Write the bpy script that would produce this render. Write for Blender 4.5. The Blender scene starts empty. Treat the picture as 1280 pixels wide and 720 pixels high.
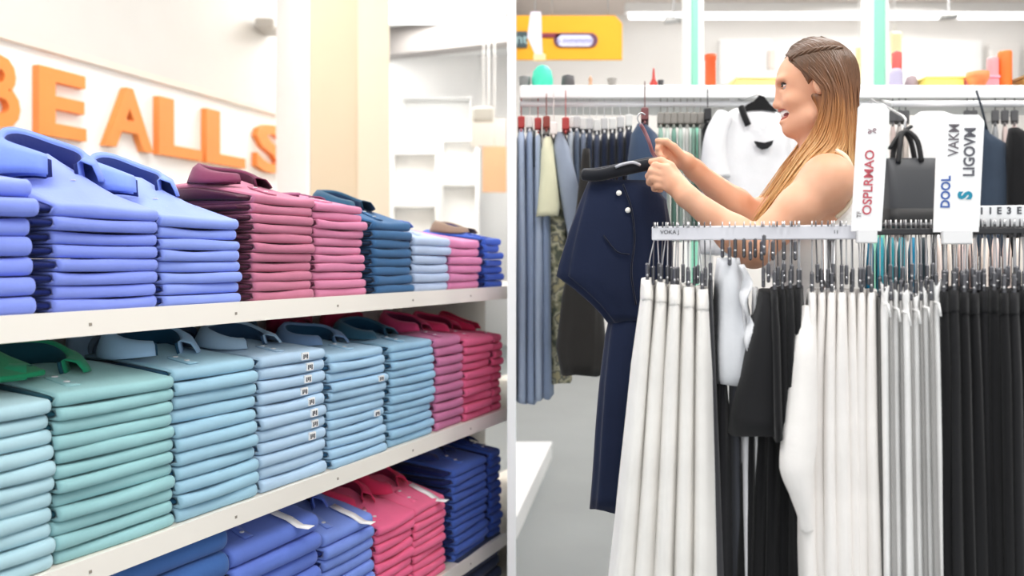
import bpy, math, random
import numpy as np
R = random.Random(7)
sc = bpy.context.scene
COL = sc.collection
F = 1000.0; HY = 328.0; CZ = 1.25      # focal length in px, horizon row, camera height
ORD = ['first','second','third','fourth','fifth','sixth','seventh','eighth','ninth','tenth','eleventh','twelfth','thirteenth','fourteenth','fifteenth','sixteenth','seventeenth','eighteenth','nineteenth','twentieth']

def P(px, py, Y):
    return np.array([(px-640)/F*Y, Y, CZ+(HY-py)/F*Y])
def srgb(r, g, b):
    f = lambda c: (c/255/12.92) if c/255 <= .04045 else ((c/255+.055)/1.055)**2.4
    return (f(r), f(g), f(b), 1)

# ------------------------------------------------------------------ materials
MATS = {}
def mat(name, col, rough=.85, kind='cloth', metal=0., emit=None, bump=.25, scale=120., var=.06):
    if name in MATS: return MATS[name]
    m = bpy.data.materials.new(name); m.use_nodes = True
    nt = m.node_tree; b = nt.nodes['Principled BSDF']
    c = srgb(*col)
    b.inputs['Roughness'].default_value = rough; b.inputs['Metallic'].default_value = metal
    tc = nt.nodes.new('ShaderNodeTexCoord'); nz = nt.nodes.new('ShaderNodeTexNoise')
    nz.inputs['Scale'].default_value = 9 if kind == 'cloth' else 3
    nz.inputs['Detail'].default_value = 3
    nt.links.new(tc.outputs['Object'], nz.inputs['Vector'])
    rp = nt.nodes.new('ShaderNodeValToRGB')
    rp.color_ramp.elements[0].position = .3; rp.color_ramp.elements[1].position = .7
    rp.color_ramp.elements[0].color = tuple(x*(1-var) for x in c[:3])+(1,)
    rp.color_ramp.elements[1].color = tuple(min(1, x*(1+var)) for x in c[:3])+(1,)
    nt.links.new(nz.outputs['Fac'], rp.inputs['Fac']); nt.links.new(rp.outputs['Color'], b.inputs['Base Color'])
    if kind == 'cloth':
        b.inputs['Sheen Weight'].default_value = .15
        b.inputs['Specular IOR Level'].default_value = .2
        n2 = nt.nodes.new('ShaderNodeTexNoise'); n2.inputs['Scale'].default_value = scale; n2.inputs['Detail'].default_value = 4
        nt.links.new(tc.outputs['Object'], n2.inputs['Vector'])
        bp = nt.nodes.new('ShaderNodeBump'); bp.inputs['Strength'].default_value = bump; bp.inputs['Distance'].default_value = .002
        nt.links.new(n2.outputs['Fac'], bp.inputs['Height']); nt.links.new(bp.outputs['Normal'], b.inputs['Normal'])
    if emit:
        b.inputs['Emission Color'].default_value = c; b.inputs['Emission Strength'].default_value = emit
    MATS[name] = m
    return m
def cloth(r, g, b):
    r, g, b = int(r), int(g), int(b)
    return mat('cloth_%d_%d_%d' % (r, g, b), (r, g, b))
def paint(r, g, b, rough=.5): return mat('paint_%d_%d_%d' % (r, g, b), (r, g, b), rough, 'paint', var=.015)
M_CHROME = mat('brushed_steel', (190,190,192), .3, 'metal', 1.)
M_CLIP = mat('dark_clip', (96,96,100), .35, 'metal', .6)
M_DARKRAIL = paint(45,45,48)
M_WHITE = paint(246,245,243)

# ------------------------------------------------------------------ mesh helpers
def new_obj(name, v, f, m, parent=None, smooth=True, loc=None):
    me = bpy.data.meshes.new(name)
    v = np.asarray(v, dtype=float)
    if parent is None and loc is None: loc = np.array([v[:,0].mean(), v[:,1].mean(), v[:,2].min()])
    if loc is not None: v = v-np.asarray(loc)
    me.from_pydata(v.tolist(), [], [list(map(int, q)) for q in f]); me.update()
    if smooth: me.polygons.foreach_set('use_smooth', [True]*len(me.polygons))
    if m is not None:
        for mm in (m if isinstance(m, (list, tuple)) else [m]): me.materials.append(mm)
    o = bpy.data.objects.new(name, me); COL.objects.link(o)
    if parent is not None: o.parent = parent
    if loc is not None: o.location = loc
    return o
def tag(o, label, cat, group=None, kind=None):
    if kind: o['kind'] = kind
    if label: o['label'] = label
    if cat: o['category'] = cat
    if group: o['group'] = group
    return o
def thing(name, label, cat, loc=(0,0,0), rz=0., group=None):
    o = bpy.data.objects.new(name, None); COL.objects.link(o); o.empty_display_size = .05
    o.location = loc; o.rotation_euler = (0,0,rz)
    return tag(o, label, cat, group)
class MB:
    def __init__(s): s.v = []; s.f = []
    def add(s, v, f):
        n = len(s.v); s.v += [list(map(float, x)) for x in v]; s.f += [[n+i for i in q] for q in f]; return s
    def box(s, a, b, bev=0.):
        x0,y0,z0 = [min(a[i],b[i]) for i in range(3)]; x1,y1,z1 = [max(a[i],b[i]) for i in range(3)]
        if bev <= 0:
            return s.add([(x0,y0,z0),(x1,y0,z0),(x1,y1,z0),(x0,y1,z0),(x0,y0,z1),(x1,y0,z1),(x1,y1,z1),(x0,y1,z1)],
                [(0,3,2,1),(4,5,6,7),(0,1,5,4),(1,2,6,5),(2,3,7,6),(3,0,4,7)])
        e = min(bev, (x1-x0)*.45, (y1-y0)*.45, (z1-z0)*.45)
        def ring(x0,y0,x1,y1,c,z): return [(x0+c,y0,z),(x1-c,y0,z),(x1,y0+c,z),(x1,y1-c,z),(x1-c,y1,z),(x0+c,y1,z),(x0,y1-c,z),(x0,y0+c,z)]
        v = ring(x0+e,y0+e,x1-e,y1-e,e*.3,z0)+ring(x0,y0,x1,y1,e,z0+e)+ring(x0,y0,x1,y1,e,z1-e)+ring(x0+e,y0+e,x1-e,y1-e,e*.3,z1)
        f = [tuple(range(7,-1,-1)), tuple(range(24,32))]
        for k in range(3):
            for i in range(8): f.append((8*k+i,8*k+(i+1)%8,8*k+8+(i+1)%8,8*k+8+i))
        return s.add(v, f)
    def obox(s, o, ux, uy, uz):   # oriented box: origin corner and three edge vectors
        o,ux,uy,uz = map(np.asarray, (o,ux,uy,uz))
        v = [o,o+ux,o+ux+uy,o+uy,o+uz,o+ux+uz,o+ux+uy+uz,o+uy+uz]
        return s.add(v, [(0,3,2,1),(4,5,6,7),(0,1,5,4),(1,2,6,5),(2,3,7,6),(3,0,4,7)])
    def tube(s, pts, r, n=8, flat=1.):
        pts = [np.asarray(p, float) for p in pts]; m = len(pts)
        rr = r if hasattr(r, '__len__') else [r]*m
        v = []; prev = None
        for i in range(m):
            t = pts[min(i+1,m-1)]-pts[max(i-1,0)]; t = t/(np.linalg.norm(t)+1e-9)
            a = prev if prev is not None else (np.array([0,0,1.]) if abs(t[2]) < .9 else np.array([1.,0,0]))
            a = a-t*a.dot(t); a = a/(np.linalg.norm(a)+1e-9); prev = a; b = np.cross(t, a)
            for k in range(n):
                q = 2*math.pi*k/n; v.append(pts[i]+rr[i]*(math.cos(q)*a*flat+math.sin(q)*b))
        f = [tuple(range(n-1,-1,-1)), tuple(range((m-1)*n, m*n))]
        for i in range(m-1):
            for k in range(n): f.append((i*n+k, i*n+(k+1)%n, (i+1)*n+(k+1)%n, (i+1)*n+k))
        return s.add(v, f)
    def lathe(s, c, prof, n=20):
        v = []; m = len(prof)
        for r, z in prof:
            for k in range(n):
                q = 2*math.pi*k/n; v.append((c[0]+r*math.cos(q), c[1]+r*math.sin(q), c[2]+z))
        f = [tuple(range(n-1,-1,-1)), tuple(range((m-1)*n, m*n))]
        for i in range(m-1):
            for k in range(n): f.append((i*n+k, i*n+(k+1)%n, (i+1)*n+(k+1)%n, (i+1)*n+k))
        return s.add(v, f)
    def ell(s, c, r, n=14, m=8):
        prof = [(math.sin(math.pi*i/m), -math.cos(math.pi*i/m)) for i in range(m+1)]
        v = []
        for a, z in prof:
            for k in range(n):
                q = 2*math.pi*k/n; v.append((c[0]+r[0]*max(a,.01)*math.cos(q), c[1]+r[1]*max(a,.01)*math.sin(q), c[2]+r[2]*z))
        f = [tuple(range(n-1,-1,-1)), tuple(range(m*n, (m+1)*n))]
        for i in range(m):
            for k in range(n): f.append((i*n+k, i*n+(k+1)%n, (i+1)*n+(k+1)%n, (i+1)*n+k))
        return s.add(v, f)
    def obj(s, name, m, parent=None, smooth=False, loc=None): return new_obj(name, s.v, s.f, m, parent, smooth, loc)
def smooth_path(pts, n=4):
    pts = [np.asarray(p, float) for p in pts]; out = []
    for i in range(len(pts)-1):
        p0 = pts[max(i-1,0)]; p1 = pts[i]; p2 = pts[i+1]; p3 = pts[min(i+2,len(pts)-1)]
        for k in range(n):
            t = k/n
            out.append(.5*((2*p1)+(-p0+p2)*t+(2*p0-5*p1+4*p2-p3)*t*t+(-p0+3*p1-3*p2+p3)*t**3))
    out.append(pts[-1]); return out
def struct(name, mb, m, label=None):
    o = mb.obj(name, m); o['kind'] = 'structure'
    if label: o['label'] = label
    return o
def text_mesh(txt, size, extrude, bold=0., sx=1.):
    cu = bpy.data.curves.new('lettering', 'FONT'); cu.body = txt; cu.size = size; cu.extrude = extrude; cu.offset = bold
    cu.align_x = 'CENTER'; cu.align_y = 'CENTER'; cu.resolution_u = 3
    o = bpy.data.objects.new('lettering', cu); COL.objects.link(o)
    dg = bpy.context.evaluated_depsgraph_get(); me = bpy.data.meshes.new_from_object(o.evaluated_get(dg))
    v = np.array([list(x.co) for x in me.vertices]); f = [list(p.vertices) for p in me.polygons]
    bpy.data.objects.remove(o); bpy.data.curves.remove(cu); bpy.data.meshes.remove(me)
    v[:,0] *= sx
    return v, f

# ------------------------------------------------------------------ room
CEIL = 4.34
floorm = mat('polished_floor', (134,139,140), .35, 'paint', var=.04)
struct('floor', MB().box((-9,-1.5,-.06), (9,14,0)), floorm)
struct('ceiling_left', MB().box((-9,-1.5,CEIL), (-.0016,14,CEIL+.1)), paint(250,250,249))
struct('ceiling_right', MB().box((-.0014,-1.5,CEIL), (9,14,CEIL+.1)), paint(226,212,203))
struct('wall_center', MB().box((-.0152,2.58,0), (.0132,12,CEIL)), paint(252,252,252))
struct('wall_back', MB().box((-9,12,0), (.0,12.15,CEIL)), paint(246,245,243))
struct('wall_rear', MB().box((.014,10,0), (9,10.15,CEIL)), paint(238,235,231))
struct('wall_right', MB().box((8.9,-1.5,0), (9,10,CEIL)), paint(240,238,235))

# sign wall (left), running back to its own vanishing direction
WY0 = 5.0
def W(px, py, off=0.):      # a point of the sign wall at pixel column px
    Y = WY0*1000/(1000-px); p = P(px, py, Y); n = np.array([.941,-.339,0]); return p+n*off
wu = np.array([.339,.941,0]); wn = np.array([.941,-.339,0])
w0 = np.array([-3.2,5.,0])-wu*3.2; LW = 8.0
struct('wall_left', MB().obox(w0-wn*.15, wu*LW, wn*.15, (0,0,2.66)), paint(248,246,243))
struct('wall_upper', MB().obox(w0-wn*.15+np.array([0,0,2.66]), wu*LW, wn*.12, (0,0,CEIL-2.66)), paint(206,203,198))
struct('trim_1', MB().obox(w0-wn*.01+np.array([0,0,2.645]), wu*LW, wn*.05, (0,0,.05)), paint(222,212,200))
# pillar
Yp = 5.6
a = P(388,0,Yp)[:2]; b = P(487,0,Yp+.12)[:2]; c = P(349,0,Yp+.75)[:2]
d = b+(c-a)
mbp = MB(); v = [(x[0],x[1],z) for z in (0,CEIL) for x in (a,b,d,c)]
mbp.add(v, [(0,3,2,1),(4,5,6,7),(0,1,5,4),(1,2,6,5),(2,3,7,6),(3,0,4,7)])
struct('wall_pillar', mbp, paint(226,203,173))
mb = MB(); s_ = (c-a)/np.linalg.norm(c-a); nrm = np.array([-(b-a)[0], -(b-a)[1]]); nrm /= np.linalg.norm(nrm)
mb.obox((a[0]+nrm[0]*.004,a[1],0), (c[0]-a[0],c[1]-a[1],0), (nrm[0]*.02,nrm[1]*.02,0), (0,0,CEIL))
struct('trim_2', mb, paint(250,248,246))
q0 = a+(b-a)*.60
mb = MB(); mb.obox((q0[0],q0[1]-.02,0), ((b-a)[0]*.40,(b-a)[1]*.40,0), (0,.02,0), (0,0,CEIL))
struct('trim_3', mb, paint(238,220,196))
# grey bulkhead
p0 = np.array([-2.2,10.75,3.98]); p1 = np.array([-.02,9.85,3.98])
struct('trim_4', MB().obox(p0, p1-p0, (0,.3,0), (0,0,.36)), paint(150,145,142))

# raised letters
for ch, x0, x1, lab in (('B',-32,17,'orange raised letter B cut off at the left edge'), ('E',40,100,'orange raised letter E on the white wall'),
        ('A',124,184,'orange raised letter A on the white wall'), ('L',191,246,'orange raised letter L directly after the A on the wall'),
        ('L',251,300,'orange raised letter L directly before the S on the wall'), ('S',314,353,'orange raised letter S beside the pillar, last of the word')):
    v, f = text_mesh(ch, 1., .09, .028)
    mn = v.min(0); mx = v.max(0); sc_ = (v-mn)/(mx-mn)
    A_ = W(x0,0); B_ = W(x1,0); wl = np.linalg.norm((B_-A_)[:2])
    zt, zb = 2.535, 2.085
    out = np.zeros_like(v); out[:,0] = (sc_[:,0]-.5)*wl; out[:,1] = -(sc_[:,2])*.06; out[:,2] = sc_[:,1]*(zt-zb)
    mid = (A_+B_)/2
    o = new_obj('sign_letter', out, f, mat('orange_letter', (242,146,70), .5, 'paint', var=.03), None, False, loc=(0,0,0))
    o.location = (mid[0]+wn[0]*.001, mid[1]+wn[1]*.001, zb); o.rotation_euler = (0,0,math.atan2(wu[1],wu[0]))
    tag(o, lab, 'letter', 'orange letters on the wall')

def rodto(o):
    top = max(v.co.z for v in o.data.vertices); MB().tube([(0,.03,top-.01),(0,.03,CEIL-o.location.z)], .006, 6).obj('rod', M_WHITE, o, True)
# far left-room displays
def cabinet(x0, x1, ytop, Y, rows, cols, lab, tint=(243,243,241)):
    A_ = P(x0,ytop,Y); B_ = P(x1,ytop,Y); z = A_[2]
    t = thing('display_cabinet', lab, 'cabinet', ((A_[0]+B_[0])/2, Y, 0), 0, 'white display cabinets at the far end')
    w = B_[0]-A_[0]; m = paint(*tint)
    mb = MB().box((-w/2,0,0), (-w/2+.04,.45,z)).box((w/2-.04,0,0), (w/2,.45,z)).box((-w/2,.14,0), (w/2,.17,z))
    mb.obj('frame', m, t)
    for i in range(rows+1):
        MB().box((-w/2+.04,0,i*(z-.04)/rows), (w/2-.04,.42,i*(z-.04)/rows+.04)).obj('shelf', m, t)
    for i in range(1, cols):
        MB().box((-w/2+w*i/cols-.015,.02,.04), (-w/2+w*i/cols+.015,.42,z-.05)).obj('divider', m, t)
    return t
cabinet(488,548,188,9.6,4,1,'tall white display cabinet just right of the beige pillar')
cabinet(549,598,172,9.9,5,1,'narrow white display cabinet beside the peach panel')
cabinet(500,590,120,11.3,3,1,'taller pale cabinet standing behind the other two',(238,238,236))
o = MB().box(P(603,240,8.2), P(633,183,8.2)+np.array([0,.06,0])).obj('wall_sign', paint(255,205,160))
rodto(o); tag(o, 'peach orange panel hanging beside the white partition', 'panel')
o = MB().box(P(589,183,8.6), P(632,148,8.6)+np.array([0,.1,0])).obj('wall_sign', paint(225,221,214)); rodto(o); tag(o, 'pale beige board above the peach panel', 'panel')
o = MB().box(P(590,151,8.3), P(618,133,8.3)+np.array([0,.12,0]), .02).obj('loudspeaker', paint(196,194,186)); rodto(o); tag(o, 'small grey box high above the peach panel', 'speaker')
p = P(336,34,7.42)
o = MB().box(p-np.array([.09,.15,.05]), p+np.array([.09,.15,.05]), .02).obj('ceiling_projector', paint(190,186,180)); tag(o, 'small grey fixture high on the wall above the letter S', 'fixture')
# ------------------------------------------------------------------ lights
def troffer(x, y, w, l, e, lab):
    t = thing('ceiling_light', lab, 'light', (x,y,CEIL-.05), 0, 'ceiling light panels')
    MB().box((-w/2-.03,-l/2-.03,0), (w/2+.03,-l/2,.05)).box((-w/2-.03,l/2,0), (w/2+.03,l/2+.03,.05)).box((-w/2-.03,-l/2,0), (-w/2,l/2,.05)).box((w/2,-l/2,0), (w/2+.03,l/2,.05)).obj('frame', M_WHITE, t)
    MB().box((-w/2,-l/2,.004), (w/2,l/2,.04)).obj('diffuser', mat('diffuser', (255,253,250), .5, 'paint', emit=6., var=0), t)
    ld = bpy.data.lights.new('light', 'AREA'); ld.shape = 'RECTANGLE'; ld.size = w; ld.size_y = l; ld.energy = e; ld.color = (1,.985,.965)
    lo = bpy.data.objects.new('lamp_glow', ld); COL.objects.link(lo); lo.parent = t; lo.location = (0,0,-.01)
LE = 30
for x, y, w, l, lab in ((-1.6,1.2,1.2,1.2,'ceiling light panel over the shirt shelves'), (-1.8,4.2,1.2,1.2,'ceiling light panel in front of the raised letters'), (-.85,9.75,1.5,.9,'ceiling light panel at the far end of the left room'), (-2.6,11.3,1.2,.8,'added ceiling light panel brightening the far left corner'), (4.4,8.6,1.2,1.2,'added ceiling light panel brightening the rear wall'), (-1.3,8.3,1.6,1.2,'added ceiling light panel before the grey bulkhead'),  # corner, rear-wall and bulkhead panels are unseen fill, added to brighten the back
        (1.0,.2,1.2,1.2,'ceiling light panel above the front clothes rack'), (3.2,1.6,1.2,1.2,'ceiling light panel right of the woman'), (1.4,3.6,1.2,1.2,'ceiling light panel over the back rack'), (3.6,5.6,1.2,1.2,'ceiling light panel behind the back rack on the right'), (1.2,7.2,1.2,1.2,'ceiling light panel near the yellow banner')):
    troffer(x, y, w, l, LE, lab)
t = thing('linear_light', 'long white fluorescent tube light along the rear wall', 'light', (3.8,9.55,4.19))
MB().box((-2.45,-.05,.03), (2.9,.05,.15)).obj('housing', M_WHITE, t)
MB().tube([(-2.4,0,.0),(2.85,0,.0)], .036, 10).obj('tube', mat('tube_glow', (255,255,255), .5, 'paint', emit=3., var=0), t, True)
wd = bpy.data.worlds.new('World'); sc.world = wd; wd.use_nodes = True
bg = wd.node_tree.nodes['Background']; bg.inputs[0].default_value = (.97,.985,1,1); bg.inputs[1].default_value = .95

# ------------------------------------------------------------------ shirt shelves
D0 = 1.35; U = np.array([.4472,.8944,0]); N = np.array([-.8944,.4472,0]); RZS = math.atan2(U[1],U[0])
S0 = np.array([-.864,1.35,0])
SH = {'top': 1.157, 'mid': .695, 'low': .225, 'deck': .0}
def s_of(px): return (D0*1140/(1140-px)-D0)/.8944
def shelf_pt(px, z, back=0.): return S0+U*s_of(px)+N*back+np.array([0,0,z])
def cut_poly(sa, back, z0, z1):
    XC = -.0175
    sf = (XC-S0[0])/U[0]; sb = (XC-(S0+N*back)[0])/U[0]
    q = [S0+U*sa, S0+U*sf, S0+N*back+U*sb, S0+N*back+U*sa]
    v = [(p[0],p[1],z) for z in (z0,z1) for p in q]
    return MB().add(v, [(0,3,2,1),(4,5,6,7),(0,1,5,4),(1,2,6,5),(2,3,7,6),(3,0,4,7)])
unit = thing('shelving_unit', 'long off-white shelving unit loaded with stacks of folded shirts', 'shelf', (S0[0],S0[1],0))
M_SH = paint(240,233,222)
def rel(mb, o):
    for v in mb.v: v[0] -= o[0]; v[1] -= o[1]
    return mb
for z in (SH['top'],SH['mid'],SH['low']):
    bd = rel(cut_poly(-.55,.42,z-.036,z), S0).obj('shelf_board', M_SH, unit)
    q = S0*0+U*-.55-N*.004; ln = (-.0175-S0[0])/U[0]+.55-.01
    MB().obox(q+np.array([0,0,z-.044]), U*ln, N*.006, (0,0,.047)).obj('front_lip', paint(246,241,232), bd)
    for k in range(9):
        sq = -.2+k*.36
        if sq < ln-.6: MB().obox(U*sq-N*.0048+np.array([0,0,z-.026]), U*.006, N*.003, (0,0,.006)).obj('screw', paint(150,140,128), bd)
rel(cut_poly(-.55,.42,0,.06), S0).obj('base_deck', M_SH, unit)
mb = MB(); q = N*.425+U*-.55; mb.obox(q, U*3.05, N*.012, (0,0,SH['top'])); mb.obj('back_panel', paint(214,212,208), unit)
for sq in (-.5,.62,1.74): MB().obox(N*.40+U*sq, U*.035, N*.02, (0,0,SH['top']-.04)).obj('upright', M_SH, unit)

def profile(dp, t, th, nf=7):
    """closed C-shaped section (y,z): folded cloth, open at the back"""
    out = []
    for y in (dp, dp*.66, dp*.33, t*.7): out.append((y, 0.))
    for i in range(nf):
        a_ = -math.pi/2-math.pi*(i+.5)/nf
        c_, s2 = math.cos(a_), math.sin(a_)
        out.append((t*.5+t*.5*math.copysign(abs(c_)**.85, c_), t*.5+t*.5*math.copysign(abs(s2)**.85, s2)))
    for y in (t*.7, dp*.33, dp*.66, dp): out.append((y, t))
    inn = []
    for y in (dp, dp*.66, dp*.33, t*.9): inn.append((y, t-th))
    for i in range(4):
        a_ = math.pi/2+math.pi*(i+.5)/4
        inn.append((t*.75+(t*.5-th)*math.cos(a_), t*.5+(t*.5-th)*math.sin(a_)))
    for y in (t*.9, dp*.33, dp*.66, dp): inn.append((y, th))
    return out+inn
def extrude_shirt(prof, xs, fz):
    v = []; n = len(prof)
    for x in xs:
        for y, z in prof: v.append(fz(x, y, z))
    f = [tuple(range(n-1,-1,-1)), tuple(range((len(xs)-1)*n, len(xs)*n))]
    for i in range(len(xs)-1):
        for k in range(n): f.append((i*n+k, i*n+(k+1)%n, (i+1)*n+(k+1)%n, (i+1)*n+k))
    return v, f
def folded_shirt(loc, w, dp, t, cm, dm, ph, label, group, top=0., collar=None, sticker=False, tagm=False, ext=.004):
    o = thing('folded_shirt', label, 'shirt', loc, RZS, group)
    r = R
    a1 = r.uniform(.0008,.0048); a2 = r.uniform(-.0022,.0022); fy = r.uniform(-.007,.007); sk = r.uniform(-.004,.004)
    tt = t*r.uniform(.965,1.03)
    dx0 = r.uniform(-.003,.003); dx1 = r.uniform(-.003,.003)
    def fz(x, y, z):
        u_ = x/w
        e = min(1., min(u_, 1-u_)/.07+.62)             # slimmer towards the ends
        zz = t*.5+(z-t*.5)*(.70+.30*e)
        zz += -a1*math.sin(math.pi*u_)*(.4+z/t)*.6+a2*math.sin(2*math.pi*u_+ph)*(z/t)
        if top: 
            k = min(1., max(0, y-.006)/(dp*.60)); k = .45*k+.55*k*k*(3-2*k)
            zz += (z/t)*top*k*(.35+.65*math.sin(math.pi*min(1, max(0, u_*.86+.07))))*(1.+.12*math.sin(9*u_+ph+6*y))
        yy = y+fy+sk*(u_-.5)*2+.002*math.sin(5*u_+ph)+(1-e)*.012*(1 if y < dp*.4 else 0)
        return (x+dx0*(1-u_)+dx1*u_, yy, zz)
    xs = [w*q for q in (0,.02,.06,.14,.25,.38,.5,.62,.75,.86,.94,.98,1)]
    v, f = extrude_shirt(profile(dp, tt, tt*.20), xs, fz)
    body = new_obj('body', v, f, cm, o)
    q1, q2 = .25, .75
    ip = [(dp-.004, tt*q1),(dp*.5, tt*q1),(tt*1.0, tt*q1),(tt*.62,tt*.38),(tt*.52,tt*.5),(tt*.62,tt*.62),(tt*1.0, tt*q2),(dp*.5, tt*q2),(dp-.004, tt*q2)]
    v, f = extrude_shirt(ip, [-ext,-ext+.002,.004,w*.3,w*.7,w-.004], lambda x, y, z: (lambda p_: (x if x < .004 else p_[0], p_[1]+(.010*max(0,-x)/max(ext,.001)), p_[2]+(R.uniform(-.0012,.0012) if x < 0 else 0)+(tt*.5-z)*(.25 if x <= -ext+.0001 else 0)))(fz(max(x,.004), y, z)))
    new_obj('shaded_inner_fold', v, f, dm, o)  # shade at the shirt ends, put into this fold's darker colour
    if collar:
        cc, dk, ch, cxn = collar
        cx, cy = w*cxn, dp*.60; zb = tt+top*.55
        rx, ry = min(.085, w*.36), .075
        v = []; f = []; K = 26; prof = [(.98,0),(.93,.5),(.90,1.),(.96,1.08),(1.08,.85),(1.2,.35),(1.26,.02)]
        for i in range(K+1):
            a_ = math.radians(-90+28+(304)*i/K)
            back = .5+.5*math.sin(a_)                    # 1 at the back, 0 at the opening
            for rr, hh in prof:
                spread = rr+(.18*(1-back) if rr > 1 else 0)
                v.append((cx+rx*spread*math.cos(a_), cy+ry*spread*math.sin(a_), zb+ch*hh*(.35+.65*back)+ .003*math.sin(3*a_+ph)))
        n = len(prof)
        for i in range(K):
            for k in range(n-1): f.append((i*n+k,(i+1)*n+k,(i+1)*n+k+1,i*n+k+1))
        co = new_obj('collar', v, f, cc, o); md = co.modifiers.new('thick', 'SOLIDIFY'); md.thickness = .0025
        v2 = []; 
        for i in range(K+1):
            a_ = math.radians(-90+20+320*i/K); back = .5+.5*math.sin(a_)
            for rr, hh in ((.955,-.1),(.90,.5),(.87,.97)): v2.append((cx+rx*rr*math.cos(a_), cy+ry*rr*math.sin(a_), zb+ch*hh*(.35+.65*back)+ .003*math.sin(3*a_+ph)))
        f2 = [(i*3+k,(i+1)*3+k,(i+1)*3+k+1,i*3+k+1) for i in range(K) for k in range(2)]
        nb = new_obj('neckband', v2, f2, dk, o); md = nb.modifiers.new('thick', 'SOLIDIFY'); md.thickness = .002
        # placket running forward from the collar, with buttons
        v = []; f = []
        for i in range(7):
            y = cy-ry*1.05-(cy-ry*1.05-.03)*i/6
            for x in (-.013,.013): 
                z = fz(cx+x, y, tt)[2]; v += [(cx+x,y,z+.0035)]
        f = [(2*i,2*i+2,2*i+3,2*i+1) for i in range(6)]
        pk = new_obj('placket', v, f, cm, o); md = pk.modifiers.new('thick', 'SOLIDIFY'); md.thickness = .003
        for i in (1,4):
            y = cy-ry*1.05-(cy-ry*1.05-.03)*i/6; z = fz(cx,y,tt)[2]
            MB().lathe((cx,y,z+.0035), [(.0015,.002),(.0055,.002),(.0058,.0),(.001,.0)][::-1], 10).obj('button', paint(235,235,240), pk)
    if tagm:
        x = w*.68; v = []
        for i in range(5):
            y = .10-.13*i/4+.0; z = fz(x, max(y,.012), tt)[2]+.005+(0 if y > .01 else -.012)
            v += [(x-.012+.02*i/4,y,z),(x+.012+.02*i/4,y,z+.002)]
        tg = new_obj('price_tag', v, [(2*i,2*i+2,2*i+3,2*i+1) for i in range(4)], paint(250,250,250), o); md = tg.modifiers.new('thick', 'SOLIDIFY'); md.thickness = .001
    if sticker:
        x = w*r.uniform(.62,.94)
        st = MB(); st.box((x-.012,fy-.0035,tt*.2), (x+.012,fy+.002,tt*.85)); sk_ = st.obj('size_sticker', paint(248,248,248), o)
        mk = MB()
        for q in range(3): mk.box((x-.009+q*.0065,fy-.0045,tt*(.3+.1*(q%2))), (x-.0055+q*.0065,fy-.003,tt*.7))
        mk.obj('print', paint(40,45,60), sk_)
    return o

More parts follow.
